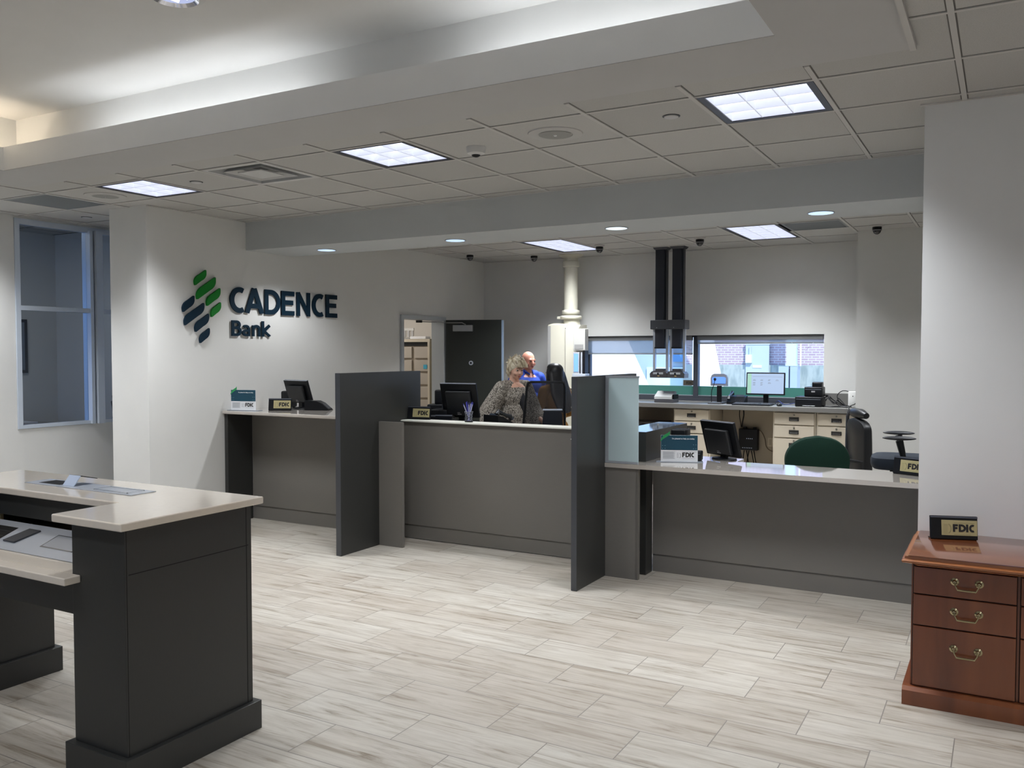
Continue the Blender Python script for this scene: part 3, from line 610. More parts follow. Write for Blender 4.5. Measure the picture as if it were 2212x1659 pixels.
# ---------------------------------------------------------------- plaques and card holders
def plaque(label, x, y, z, rz, w=.222, h=.118):
    o = thing('insurance_plaque', label, 'sign', (x, y, z), math.radians(rz), 'black and gold deposit insurance plaques')
    TL = T(0, 0, .001) @ RX(-9)
    MB().box(0, w, -.012, .012, .0, h, bev=.003).xf(TL).build('holder', blk_m, o)
    MB().box(0, w, -.0135, -.010, h-.010, h-.003).xf(TL).build('top_lip', pm('lip_grey', (.10, .11, .14), .3), o)
    MB().box(.0, .014, .0, .045, .0, .004).box(.0, .010, .008, .012, 0, h*.9).build('strut', blk_m, o)
    p = MB().box(w*.23, w*.985, -.0145, -.0118, h*.17, h*.82).xf(TL).build('gold_plate', gold_m, o)
    F = TL @ T(w*.47, -.0146, h*.32) @ FACE_S
    mb = MB(); word(mb, 'FDIC', .27, .085, .0006, F @ Matrix.Diagonal((.039, .039, 1, 1))); mb.build('lettering', ink_m, p)
    mb = MB(); F2 = TL @ T(w*.27, -.0146, h*.24) @ FACE_S
    for i in range(7): mb.box(0, .022, i*.0075, i*.0075+.0022, 0, .0003, M=F2)
    L_, R_ = stroke_poly(arc(.018, .025, .024, .027, -60, 60, 10), .005)
    for i in range(10): mb.prism([L_[i], L_[i+1], R_[i+1], R_[i]], 0, .0003)
    # the arc above was built flat: place it on the plate
    mb2 = MB()
    for i in range(10): mb2.loft([[F2 @ Vector((q.x-.006, q.y, 0)) for q in (L_[i], L_[i+1], R_[i+1], R_[i])], [F2 @ Vector((q.x-.006, q.y, .0004)) for q in (L_[i], L_[i+1], R_[i+1], R_[i])]])
    mb.bm.free(); mb = MB()
    for i in range(7): mb.box(0, .020, i*.0075, i*.0075+.0022, 0, .0003, M=F2)
    mb.box(w*.22, w*.66, .053, .0555, 0, .0003, M=F2); mb.box(w*.22, w*.58, -.004, -.0018, 0, .0003, M=F2)
    mb.build('fine_print', faint_m, p); mb2.build('seal_arc', faint_m, p)
    return o
plaque('black and gold FDIC plaque on the cherry wood credenza', -.315, 4.915, .7256, 18)
plaque('black and gold FDIC plaque on the middle counter by the pen cup', -4.715, 6.42, 1.0715, 8)
plaque('black and gold FDIC plaque on the low right counter, cut off by the white wall', -.645, 6.42, .8565, -24)
plaque('black and gold FDIC plaque on the left counter between card holder and monitor', -6.25, 6.225, 1.1105, 28)
def holder(label, x, y, z, rz, w=.272, h=.198):
    o = thing('card_holder', label, 'sign', (x, y, z), math.radians(rz), 'teller card holders on the counters')
    MB().box(-.035, w+.04, -.02, .06, 0, .004, bev=.001).build('base', pm('clear_acrylic', (.30, .33, .38), .15), o)
    MB().box(0, w, 0, .004, .004, .004+h).build('card', paper_m, o)
    MB().box(.001, w-.001, -.002, 0, .004+h*.44, .003+h).build('blue_panel', teal_m, o)
    k = h; pts = [(-.004, .80*k), (.018, .93*k+.012), (.055, 1.10*k), (.066, 1.16*k), (.066, 1.02*k), (.052, .97*k), (.01, .86*k-.006), (-.002, .76*k)]
    MB().prism([(a, b+.004) for a, b in pts], -.004, -.0022, 'y').build('green_leaf', green_m, o)
    text_mesh("I'm pleased to help you today.", .0138, paper_m, o, T(.082, -.0022, .004+h*.85) @ FACE_S, bold=.0003)
    F = T(.158, -.0006, .004+h*.17) @ FACE_S
    mb = MB(); word(mb, 'FDIC', .25, .08, .0006, F @ Matrix.Diagonal((.0345, .036, 1, 1))); mb.build('lettering', ink_m, o)
    mb = MB(); F = T(0, -.0006, .004) @ FACE_S
    for i in range(13): mb.box(.015, .106-(i % 3)*.006, .022+i*.0042, .0238+i*.0042, 0, .0003, M=F)
    for i in range(6): mb.box(.118, .132, .03+i*.0065, .0322+i*.0065, 0, .0003, M=F)
    mb.box(.158, .262, .0735, .0752, 0, .0003, M=F); mb.box(.158, .25, .024, .0257, 0, .0003, M=F)
    mb.build('fine_print', grey_print, o)
    mb = MB()
    L_, R_ = stroke_poly(arc(.128, .046, .016, .021, -60, 60, 8), .004)
    for i in range(8): mb.loft([[F @ Vector((q.x+.003, q.y, 0)) for q in (L_[i], L_[i+1], R_[i+1], R_[i])], [F @ Vector((q.x+.003, q.y, .0004)) for q in (L_[i], L_[i+1], R_[i+1], R_[i])]])
    mb.build('seal_arc', grey_print, o)
    mb = MB()
    for (u, v) in ((.010, .60), (.028, .60), (.010, .49), (.028, .49), (.238, .64), (.256, .64), (.238, .49), (.256, .49)): mb.box(u, u+.005, h*v+.004, h*v+.007, .0022, .0028, M=T(0, 0, 0) @ FACE_S)
    mb.build('dots', pm('dot_blue', (.25, .45, .5), .5), o)
    return o
holder('blue and white teller card holder with green leaf on the low right counter', -2.235, 6.225, .8565, 22)
holder('blue and white teller card holder with green leaf on the tall left counter', -6.60, 6.075, 1.1105, 14, w=.272)

# ---------------------------------------------------------------- check desk (foreground left)
o = thing('writing_desk', 'charcoal standing desk with cream stone top and steel form tray, on the tiled floor', 'desk', (-3.77, 2.45, 0))
pts = [(-2.868, 2.098), (-2.868, 2.822), (-4.69, 2.822), (-4.69, 2.098), (-4.26, 2.098), (-4.26, 2.402), (-3.296, 2.402), (-3.296, 2.098)]
mb = MB(); mb.prism(pts, 1.0045, 1.0365)
bmesh.ops.bevel(mb.bm, geom=[e for e in mb.bm.edges], offset=.006, segments=3, affect='EDGES', profile=.5, clamp_overlap=True)
mb.build('desktop', stone_m, o, world=True)
def leg(x0, x1):
    lg = MB().box(x0, x1, 2.130, 2.768, .128, 1.004, bev=.0015).build('pedestal', dark_m, o, world=True)
    MB().box(x0-.026, x1+.026, 2.103, 2.795, 0, .1275, bev=.002).build('plinth', dark_m, o, world=True)
    return lg
leg(-3.212, -2.892); leg(-4.66, -4.335)
gap_m = pm('seam_black', (.004, .004, .004), .8)
mb = MB(); mb.box(-2.8925, -2.8915, 2.146, 2.75, .828, .832); mb.box(-2.8925, -2.8915, 2.1365, 2.1395, .13, 1.0); mb.box(-2.8925, -2.8915, 2.737, 2.741, .13, 1.0)
mb.build('panel_seam', gap_m, o, world=True)
MB().box(-4.335, -3.212, 2.135, 2.165, .636, .771).build('apron', dark_m, o, world=True)
MB().box(-4.335, -3.212, 2.72, 2.76, .636, 1.004).build('back_panel', dark_m, o, world=True)
mb = MB(); mb.box(-4.40, -3.16, 2.060, 2.13, .771, .801, bev=.004); mb.box(-4.334, -3.214, 2.128, 2.72, .771, .801); mb.build('lower_shelf', stone_m, o, world=True, smooth=False)
MB().box(-4.335, -3.212, 2.43, 2.46, .90, 1.004).build('top_rail', dark_m, o, world=True)
MB().box(-4.27, -4.235, 2.44, 2.455, .80, 1.0).build('divider_post', pm('oak_edge', (.30, .24, .13), .6), o, world=True)
# sloped steel tray: front edge (y 2.235, z .801) to back edge (y 2.42, z .872)
sl = math.degrees(math.atan2(.071, .185)); F = T(-3.75, 2.235, .802) @ RX(sl)
tr = MB().box(-.58, .535, 0, .198, 0, .004, M=F).build('form_tray', steel_m, o, world=True)
mb = MB(); mb.box(-.52, -.235, .045, .155, .0042, .0052, M=F); mb.build('slot', blk_m, tr, world=False) if False else mb.build('slot', blk_m, o, world=True)
mb = MB(); 
for k in (.08, .118): mb.box(-.52, -.24, k, k+.004, .0052, .0062, M=F)
mb.build('slot_bar', dark_m, o, world=True)
mb = MB(); mb.prism([(-.19, .05), (-.105, .05), (-.06, .155), (-.145, .155)], .0045, .012); mb.xf(F); mb.build('card_reader', blk2_m, o, world=True)
mb = MB(); mb.box(.075, .30, .055, .062, .0042, .006, M=F); mb.box(.075, .30, .148, .152, .0042, .006, M=F); mb.box(.075, .079, .055, .15, .0042, .006, M=F); mb.box(.296, .30, .055, .15, .0042, .006, M=F); mb.build('pocket_rim', pm('bright_steel', (.8, .82, .85), .15, metal=1), o, world=True)
MB().box(.08, .296, .062, .148, .0041, .0045, M=F).build('pocket', pm('pocket_steel', (.42, .44, .48), .35, metal=.4), o, world=True)
# tray let into the desktop
tt = MB().box(-4.195, -3.395, 2.538, 2.672, 1.0366, 1.0405, bev=.001).build('top_tray', pm('tray_steel', (.62, .66, .74), .30, metal=.4), o, world=True)
MB().box(-4.12, -3.955, 2.565, 2.655, 1.0406, 1.0412).build('tray_slot', blk_m, o, world=True)
mb = MB(); mb.box(-3.69, -3.45, 2.56, 2.565, 1.0405, 1.0428); mb.box(-3.69, -3.45, 2.648, 2.653, 1.0405, 1.0428); mb.box(-3.69, -3.685, 2.56, 2.653, 1.0405, 1.0428); mb.box(-3.455, -3.45, 2.56, 2.653, 1.0405, 1.0428)
mb.build('tray_pocket_rim', MATS['bright_steel'], o, world=True)
mb = MB(); mb.prism([(2.563, 1.041), (2.60, 1.088), (2.603, 1.086), (2.567, 1.041)], -3.93, -3.845, 'x'); mb.build('stand_plate', pm('stand_acrylic', (.62, .72, .9), .25), o, world=True)
mb = MB(); mb.prism([(2.600, 1.086), (2.601, 1.089), (2.69, 1.066), (2.689, 1.063)], -3.93, -3.845, 'x'); mb.build('stand_top', blk_m, o, world=True)

# ---------------------------------------------------------------- credenza
cher = ramp_noise_mat('cherry_veneer', [(.3, (.115, .030, .010)), (.5, (.175, .050, .017)), (.7, (.225, .070, .023))], 1.6, 5, .28, stretch=(5, 5, .45), coat=.35, dist=.4)
cherT = ramp_noise_mat('cherry_top', [(.3, (.13, .040, .016)), (.7, (.20, .066, .026))], 2.0, 5, .16, stretch=(.5, 6, 3), coat=.7, dist=.4)
cherE = pm('cherry_moulding', (.30, .105, .035), .25, coat=.4)
o = thing('credenza', 'cherry wood drawer credenza with brass bail pulls against the white wall', 'cabinet', (.4, 4.8, 0))
CX1 = 1.45
MB().box(-.368, CX1-.03, 4.535, 5.115, .084, .672).build('body', cher, o, world=True)
mb = MB(); mb.prism([(4.492, 0), (4.492, .070), (4.510, .086), (5.115, .086), (5.115, 0)], -.40, CX1, 'x'); mb.build('plinth', cher, o, world=True)
MB().box(-.378, CX1, 4.460, 5.118, .7206, .7255, bev=.001).build('top', cherT, o, world=True, smooth=True)
prof = [(4.515, .668), (4.500, .676), (4.485, .680), (4.452, .690), (4.448, .700), (4.462, .708), (4.462, .7205), (4.55, .7205), (4.55, .668)]
mb = MB(); mb.loft([[(-.340-(4.515-y), y, z) for y, z in prof], [(CX1+.02, y, z) for y, z in prof]]); mb.build('front_moulding', cherE, o, world=True)
mb = MB(); mb.loft([[(-.340-(4.515-y), y, z) for y, z in prof], [(-.340-(4.515-y), 5.118, z) for y, z in prof]]); mb.build('side_moulding', cherE, o, world=True)
brass = pm('antique_brass', (.42, .36, .22), .25, metal=1)
def drawer(x0, x1, z0, z1):
    d = MB().box(x0, x1, 4.522, 4.545, z0, z1, bev=.003).build('drawer', cher, o, world=True)
    xc = (x0+x1)/2+.012; zc = (z0+z1)/2+.012 if z1-z0 < .2 else z1-.085
    h = thing_part('bail_pull', d)
    for s in (-1, 1): MB().lathe([(.018, -.001), (.018, -.004), (.010, -.008), (.009, -.014), (.006, -.018)], (xc+s*.051, 4.522, zc), axis='y', seg=20).build('rosette', brass, d, world=True, smooth=True)
    pts = [(xc-.051, 4.505, zc), (xc-.047, 4.50, zc-.016), (xc-.038, 4.497, zc-.033), (xc+.038, 4.497, zc-.033), (xc+.047, 4.50, zc-.016), (xc+.051, 4.505, zc)]
    MB().tube(pts, [.004, .0035, .005, .005, .0035, .004]).build('bail', brass, d, world=True, smooth=True)
def thing_part(n, p): return None
sh = pm('reveal_dark', (.03, .008, .004), .8)
for X in (-.358, .085, .53, .975):
    MB().box(X-.004, X+.430, 4.5335, 4.536, .088, .668).build('reveal', sh, o, world=True)
    drawer(X, X+.426, .535, .662); drawer(X, X+.426, .385, .529); drawer(X, X+.426, .092, .379)

# ---------------------------------------------------------------- equipment
def monitor(label, x, y, z, rz, w, h, tilt, zb, screen=None, front=False):
    """back of the casing faces -Y unless front; zb = height of the lower bezel edge above the foot"""
    o = thing('computer_monitor', label, 'monitor', (x, y, z), math.radians(rz), None)
    s = 1 if not front else -1
    M = T(0, 0, zb) @ RX(tilt)
    p = MB().box(-w/2, w/2, -.012, .012, 0, h, bev=.004).xf(M).build('casing', blk_m, o)
    MB().box(-w*.34, w*.34, -s*.012, -s*.045, h*.08, h*.80, bev=.01).xf(M).build('rear_housing', pm('housing_black', (.013, .014, .016), .45), o)
    MB().box(-w/2+.003, w/2-.003, -.013, .013, h-.003, h+.001).xf(M).build('top_edge', pm('edge_grey', (.16, .17, .20), .25), o)
    sc = MB().box(-w/2+.014, w/2-.014, s*.0122, s*.0135, .016, h-.014).xf(M).build('screen', screen or pm('dark_screen', (.01, .012, .02), .1), o)
    mb = MB(); mb.lathe([(.11, 0), (.105, .010), (.03, .018), (.022, .02)], seg=32, sy=.75); mb.build('foot', blk_m, o, smooth=True)
    yn = .035 if front else 0
    MB().box(-.03, .03, -.016+yn, .016+yn, .012, zb+.07, bev=.005).build('neck', blk_m, o)
    if not front:
        mb = MB(); mb.box(-.02, .02, -.0455, -.0445, h*.12, h*.15); mb.box(-.02, .008, -.0455, -.0445, h*.17, h*.19); mb.xf(M); mb.build('badge', pm('badge_grey', (.3, .3, .3), .5), o)
    return o
def rprinter(label, x, y, z, rz, w, d, h, paper=False, bump=True, badge=True):
    o = thing('receipt_printer', label, 'printer', (x, y, z), math.radians(rz), None)
    MB().box(-w/2, w/2, -d/2, d/2, 0, h, bev=.012, seg=3).build('body', blk_m, o, smooth=True)
    if bump: MB().box(-w*.15, w*.42, -d*.1, d*.45, h-.01, h*1.5, bev=.015, seg=3).build('paper_cover', blk_m, o, smooth=True)
    MB().box(-w*.45, w*.45, -d/2-.001, -d/2+.002, h*.72, h*.78).build('seam', pm('seam_grey', (.12, .13, .15), .3), o)
    if badge: MB().box(-.02, .02, -d/2-.002, -d/2, h*.45, h*.60).build('badge', pm('badge_grey', (.3, .3, .3), .5), o)
    if paper: MB().box(-w*.2, w*.25, -d/2-.02, -d/2, h*.10, h*.12).build('paper', paper_m, o)
    return o
monitor('black monitor seen from behind on the middle teller counter, by the pen cup', -4.395, 6.83, .91, 8, .365, .33, 16, .165)
monitor('black touch monitor turned sideways on the tall left counter', -6.17, 6.60, 1.1105, -8, .36, .24, 18, .06)
monitor('black monitor seen from behind on the low right counter, beside the card holder', -1.865, 6.62, .8565, -32, .37, .275, 16, .03)
rprinter('tall black receipt printer behind the card holder on the low right counter', -2.19, 6.55, .8565, 0, .12, .13, .225, bump=False, badge=False)
rprinter('low black document scanner at the foot of the monitor on the low right counter', -2.06, 6.42, .8565, 10, .16, .12, .075, bump=False, badge=False)
# terminal block behind the left monitor
o = thing('card_terminal', 'black wedge shaped terminal beside the sideways monitor on the left counter', 'payment terminal', (-5.86, 6.53, 1.1105), math.radians(20))
mb = MB(); mb.prism([(-.14, 0), (.11, 0), (.10, .012), (.03, .07), (-.02, .092), (-.14, .095)], -.06, .06, 'y'); mb.build('body', blk_m, o)
MB().prism([(.035, .069), (.098, .0155), (.099, .017), (.036, .071)], -.045, .045, 'y').build('keypad', blk2_m, o)
o = thing('cash_printer', 'black round-shouldered receipt printer behind the left counter monitor', 'printer', (-6.46, 6.72, 1.1105), 0)
MB().box(-.05, .06, -.07, .07, 0, .17, bev=.02, seg=3).build('body', blk_m, o, smooth=True); MB().box(-.035, .045, -.0715, -.068, .03, .06).build('paper_slot', blk2_m, o)
# middle counter equipment
rprinter('tall black receipt printer beside the divider on the middle counter', -4.78, 6.98, .91, 20, .15, .2, .27)
rprinter('smaller black receipt printer with grey badge between monitor and tall printer', -4.62, 6.82, .91, 20, .17, .2, .235, bump=False)
o = thing('document_scanner', 'low black document scanner between plaque and monitor on the middle counter', 'scanner', (-4.50, 6.72, .91), math.radians(20))
MB().prism([(-.09, 0), (.08, 0), (.08, .09), (.02, .17), (-.09, .20)], -.08, .08, 'x').build('body', blk_m, o)
MB().box(-.08, .08, -.094, -.09, .185, .195).build('tray_edge', pm('edge_grey', (.16, .17, .20), .25), o)
o = thing('cable_bundle', 'loose black cables heaped beside the monitor on the middle counter', 'cables', (-4.40, 6.66, .91))
for k in range(7):
    pts = [(-.12+.045*k+random.uniform(-.02, .02), random.uniform(-.03, .02), 0.01+.01*k), (-.08+.04*k, random.uniform(-.04, .03), .10+random.uniform(0, .07)), (-.02+.03*k, random.uniform(-.03, .03), .15+random.uniform(-.03, .05)), (.05+.02*k, random.uniform(-.03, .02), .06), (.12, .01*k-.03, .012)]
    P = [Vector(p) for p in pts]; out = []
    for i in range(len(P)-1):
        for t in (0, .33, .66): out.append(P[i].lerp(P[i+1], t*t*(3-2*t)))
    MB().tube(out+[P[-1]], .0045, 6).build('cable', blk_m, o, smooth=True)
def desk_phone(label, x, y, z, rz, lift=0):
    o = thing('desk_phone', label, 'telephone', (x, y, z), math.radians(rz), None)
    MB().prism([(-.09, 0), (.09, 0), (.09, .10), (.03, .085), (-.09, .025)], -.10, .11, 'x').build('base', blk_m, o)
    MB().tube([(-.075, -.085, .055), (-.075, -.07, .085), (-.075, .0, .105), (-.075, .07, .135), (-.075, .085, .11)], [.022, .022, .014, .022, .024], 10).build('handset', pm('handset_black', (.02, .022, .026), .25), o, smooth=True)
    MB().box(-.015, .08, .034, .040, .06, .11).xf(T(0, .0, 0)).build('display', pm('phone_display', (.10, .12, .16), .2), o)
    mb = MB()
    for i in range(4):
        for j in range(3): mb.box(-.01+.026*i, .005+.026*i, -.06+.025*j, -.045+.025*j, .038+.012*j, .044+.012*j)
    mb.build('keypad', blk2_m, o); return o
desk_phone('black desk phone at the far end of the middle counter', -3.98, 6.80, 1.015, 160)
MB().box(-.17, .12, -.10, .10, 0, .105).xf(T(-3.93, 6.80, .91)).build('phone_riser', blk_m)
tag(bpy.data.objects['phone_riser'], 'black riser box under the middle counter phone', 'riser')
o = thing('pen_cup', 'black wire pen cup full of blue pens on the pale counter cap', 'pen cup', (-4.062, 6.42, 1.0715))
mb = MB(); mb.lathe([(.036, 0), (.037, .008), (.034, .008)], seg=20); mb.build('base', blk_m, o, smooth=True)
mb = MB()
for k in range(10):
    a = k*.628; mb.tube([(.034*math.cos(a), .034*math.sin(a), .006), (.030*math.cos(a+1.1), .030*math.sin(a+1.1), .045), (.037*math.cos(a+2.0), .037*math.sin(a+2.0), .088)], .0022, 6)
mb.tube([(.037*math.cos(k*.3142), .037*math.sin(k*.3142), .089) for k in range(21)], .0025, 6)
mb.build('wire_basket', pm('cup_wire', (.18, .19, .22), .3, metal=.5), o, smooth=True)
penb = pm('pen_blue', (.03, .03, .28), .3); penw = pm('pen_white', (.5, .52, .7), .3)
for k, (a, l, r) in enumerate([(0, .15, .04), (.9, .155, .03), (1.7, .145, .045), (2.6, .15, .05), (3.6, .14, .045), (4.4, .16, .02), (5.3, .15, .03)]):
    p = thing('ballpoint_pen', ('all-blue' if k % 2 else 'pale-barrelled blue')+' ballpoint pen in the black wire pen cup', 'pen', (-4.062, 6.42, 1.08), 0, 'pens in the wire cup')
    MB().tube([(-.01*math.cos(a), -.01*math.sin(a), 0), (r*math.cos(a), r*math.sin(a), l)], [.0042, .0042], 8).build('barrel', penb if k % 2 else penw, p, smooth=True)
    MB().tube([(r*math.cos(a)*.98, r*math.sin(a)*.98, l*.97), (r*math.cos(a)*1.07, r*math.sin(a)*1.07, l*1.08)], [.0045, .003], 8).build('cap', penb, p, smooth=True)
# box at the right end of the middle station
o = thing('storage_box', 'pale wooden box beside the tall divider behind the middle counter', 'box', (-3.13, 6.86, .91))
pw = pm('pale_wood', (.48, .38, .30), .6); MB().box(-.11, .11, -.09, .09, 0, .29).build('body', pw, o); MB().box(-.112, .112, -.092, .092, .29, .302).build('lid', pm('pale_lid', (.62, .55, .48), .6), o)

# ---------------------------------------------------------------- drive-up window counter
zc = 1.05
o = thing('window_counter', 'long grey worktop under the drive-up window', 'counter', (-3.2, 10.6, 0))
wk_m = pm('grey_worktop', (.17, .165, .155), .4)
MB().box(-4.86, -1.405, 10.27, 10.925, zc-.055, zc, bev=.004).build('worktop', wk_m, o, world=True)
struct('trim_6', MB().box(-1.88, -1.405, 10.905, 10.928, zc, zc+.14), wk_m)
MB().box(-1.425, -1.405, 10.30, 10.905, zc, zc+.12).build('backsplash', wk_m, o, world=True) if False else None
kb = pm('kneehole_board', (.36, .31, .24), .7)
MB().box(-4.86, -3.55, 10.86, 10.92, 0, zc-.06).build('kneehole_back', kb, o, world=True)
MB().box(-3.08, -2.35, 10.86, 10.92, 0, zc-.06).build('kneehole_back', kb, o, world=True)
def filecab(label, x0, x1, rows):
    o = thing('file_cabinet', label, 'cabinet', ((x0+x1)/2, 10.6, 0), 0, 'putty steel drawer units')
    MB().box(x0, x1, 10.335, 10.86, 0, zc-.058, bev=.002).build('body', file_m, o, world=True)
    z = zc-.068
    for h in rows:
        d = MB().box(x0+.018, x1-.018, 10.315, 10.34, z-h+.012, z-.002, bev=.003).build('drawer', file_m, o, world=True)
        xm = (x0+x1)/2; zm = z-.075 if h > .1 else z-h/2
        MB().box(xm-.055, xm+.055, 10.311, 10.318, zm-.02, zm+.025).build('pull_recess', pm('recess_black', (.02, .018, .016), .5), d, world=True)
        MB().box(xm-.042, xm+.042, 10.306, 10.313, zm-.014, zm-.001, bev=.002).build('pull', pm('chrome', (.8, .8, .82), .12, metal=1), d, world=True)
        MB().lathe([(.011, 0), (.009, -.005)], (xm, 10.315, z-.025), axis='y', seg=14).build('lock', pm('lock_nickel', (.35, .33, .28), .3, metal=.8), d, world=True)
        z -= h
filecab('putty steel drawer unit under the worktop, nearest the frosted screen', -3.545, -3.085, [.15, .15, .32, .30])
filecab('putty steel drawer unit under the worktop behind the green chair', -2.34, -1.86, [.15, .15, .32, .30])
filecab('putty steel drawer unit at the right end of the worktop beside the black chair', -1.855, -1.415, [.145, .30, .30, .18])
# transaction band + drive-up window (structure)
mb = MB(); fz = pm('window_frame_dark', (.06, .065, .08), .4)
y0, y1 = 11.02, 11.09
mb.box(WX0, WX1, y0-.06, y1, WZ0, 1.116); mb.box(WX0, WX1, y0, y1, WZ1-.022, WZ1); mb.box(WX0, WX0+.03, y0, y1, WZ0, WZ1); mb.box(WX1-.012, WX1, y0, y1, WZ0, WZ1); mb.box(-3.515, -3.455, y0-.02, y1, WZ0, WZ1-.02)
w4 = struct('window_4', mb, fz)
MB().box(WX0+.02, WX1-.01, 11.055, 11.061, WZ0+.01, WZ1-.01).build('glazing', glass_m, w4)
MB().box(WX0+.03, -3.515, 11.03, 11.05, 1.124, 1.240).build('green_panel', pm('green_band', (.07, .24, .20), .4), w4)
MB().box(-3.455, WX1-.012, 11.03, 11.05, 1.124, 1.240).build('green_panel', MATS['green_band'], w4)
MB().box(WX0, WX1, 10.93, 10.96, WZ0, WZ0+.035).build('sill', fz, w4); MB().box(WX0+.03, WX1-.02, 11.025, 11.05, 1.116, 1.1235).build('bright_strip', pm('strip_alu', (.7, .75, .8), .3, metal=.5), w4)
shade = frosted_mat('shade_fabric', (.50, .58, .66), .55, .45)
o = thing('roller_blind', 'grey roller blind pulled lower, over the left pane of the drive-up window', 'blind', (-4.2, 10.99, 1.88), 0)
MB().box(-5.0, -3.52, 10.965, 10.99, 1.665, 1.86).build('fabric', shade, o, world=True); MB().box(-5.0, -3.52, 10.955, 11.0, 1.835, 1.89).build('cassette', pm('cassette_grey', (.16, .165, .17), .5), o, world=True); MB().box(-5.0, -3.52, 10.965, 10.99, 1.650, 1.668).build('bottom_bar', pm('bar_grey', (.30, .32, .34), .5), o, world=True)
o = thing('roller_blind', 'grey roller blind raised almost fully, over the right pane of the drive-up window', 'blind', (-2.7, 10.99, 1.88), 0)
MB().box(-3.45, -1.90, 10.965, 10.99, 1.80, 1.86).build('fabric', shade, o, world=True); MB().box(-3.45, -1.90, 10.955, 11.0, 1.835, 1.89).build('cassette', MATS['cassette_grey'], o, world=True); MB().box(-3.45, -1.90, 10.965, 10.99, 1.785, 1.803).build('bottom_bar', MATS['bar_grey'], o, world=True)
MB().tube([(-2.27+.26*(k/12), 10.955, 1.80-.10*math.sin(math.pi*k/12)) for k in range(13)], .0022, 6).build('pull_cord', pm('cord_white', (.7, .72, .75), .5), o, world=True)
# window equipment
yb = 10.58
o = thing('video_intercom', 'grey video intercom screen on a black post in front of the drive-up window', 'intercom', (-3.05, yb, zc))
mb = MB(); mb.prism([(-.105, 0), (.105, 0), (.105, .10), (.09, .135), (.06, .150), (-.06, .150), (-.09, .135), (-.105, .10)], -.018, .018, 'y'); mb.xf(T(0, 0, .215)); mb.build('head', pm('intercom_grey', (.20, .22, .27), .4), o)
MB().prism([(-.082, .03), (.082, .03), (.086, .10), (.06, .112), (-.06, .112), (-.086, .10)], -.021, -.018, 'y').xf(T(0, 0, .215)).build('screen', pm('intercom_screen', (.1, .2, .5), .2, emit=(.13, .32, 1.0), es=.75), o)
MB().box(-.028, .03, -.012, .012, .01, .22, bev=.004).build('post', blk_m, o); MB().box(-.075, .075, -.09, .06, 0, .018, bev=.004).build('base', blk2_m, o)
o = thing('gooseneck_microphone', 'black gooseneck microphone on a grey foot before the intercom', 'microphone', (-3.07, 10.47, zc))
MB().box(-.075, .075, -.06, .03, 0, .02, bev=.004).build('base', pm('mic_base', (.10, .105, .115), .4), o)
MB().tube([(-.045, 0, .02), (-.046, 0, .12), (-.040, 0, .17), (-.015, 0, .23), (-.005, 0, .285)], .0045, 8).build('gooseneck', blk_m, o, smooth=True); MB().ball((-.003, 0, .30), (.017, .017, .02)).build('capsule', blk_m, o, smooth=True)
desk_phone('black desk phone with lit display on the window worktop', -2.84, 10.60, zc, 0)
def ui_mat():
    m, t, b = nt('page_screen'); N, L = t.nodes, t.links
    b.inputs['Base Color'].default_value = (.05, .05, .05, 1); b.inputs['Emission Color'].default_value = (.42, .56, .80, 1); b.inputs['Emission Strength'].default_value = 1.0; b.inputs['Roughness'].default_value = .3
    MATS['page_screen'] = m; return m
o = monitor('black monitor showing a pale page on the window worktop', -2.50, 10.62, zc, 0, .46, .27, -4, .115, ui_mat(), front=True)
M = T(0, 0, .115) @ RX(-4); F = M @ T(-.23, -.0136, 0) @ FACE_S
MB().box(.016, .062, .018, .255, 0, .0003, M=F).build('page_sidebar', pm('page_green', (.1, .2, .15), .5, emit=(.36, .58, .46), es=.8), o)
mb = MB(); mb.box(.075, .43, .218, .221, 0, .0004, M=F)
for i, (u, v) in enumerate([(.08, .172), (.17, .172), (.26, .172), (.35, .172), (.08, .138), (.17, .138), (.26, .138), (.08, .115), (.17, .115)]): mb.box(u, u+.036-(i % 3)*.006, v, v+.006, 0, .0004, M=F); mb.box(u+.004, u+.03, v+.010, v+.014, 0, .0004, M=F)
mb.build('page_lines', pm('page_line', (.1, .1, .12), .5, emit=(.20, .27, .38), es=.8), o)
o = thing('keyboard', 'black keyboard with pale keys on the window worktop', 'keyboard', (-2.60, 10.40, zc), 0)
MB().prism([(-.075, 0), (.075, 0), (.075, .024), (-.075, .012)], -.225, .225, 'x').build('case', blk_m, o)
mb = MB()
for r in range(5):
    for c in range(21):
        if c in (15,) : continue
        mb.box(-.212+.0203*c, -.212+.0203*c+.016, -.062+.026*r, -.062+.026*r+.019, .014+.0021*r, .021+.0021*r)
mb.build('keys', pm('key_grey', (.11, .12, .14), .35), o)
o = thing('computer_mouse', 'small black mouse right of the keyboard on the window worktop', 'mouse', (-2.285, 10.40, zc))
MB().ball((0, 0, .012), (.03, .052, .02)).build('shell', blk_m, o, smooth=True); MB().ball((0, -.02, .03), (.006, .012, .005)).build('wheel', steel_m, o, smooth=True)
o = thing('check_scanner', 'pale topped cheque scanner on the window worktop, left of the window post', 'scanner', (-3.70, 10.50, zc))
MB().box(-.125, .125, -.10, .10, 0, .045, bev=.004).build('base', pm('scanner_grey', (.07, .07, .08), .5), o)
MB().prism([(-.10, .045), (.09, .045), (.09, .13), (.03, .14), (-.10, .075)], -.125, .10, 'x').build('cover', pm('scanner_white', (.55, .56, .55), .5), o)
mb = MB(); 
for k in range(3): mb.box(-.09, -.03-.01*k, -.02+.025*k, -.012+.025*k, .112+.0135*k, .116+.0135*k)
mb.build('cover_print', pm('badge_grey', (.3, .3, .3), .5), o); MB().box(.10, .125, -.07, .09, .045, .10).build('feed_slot', blk_m, o)
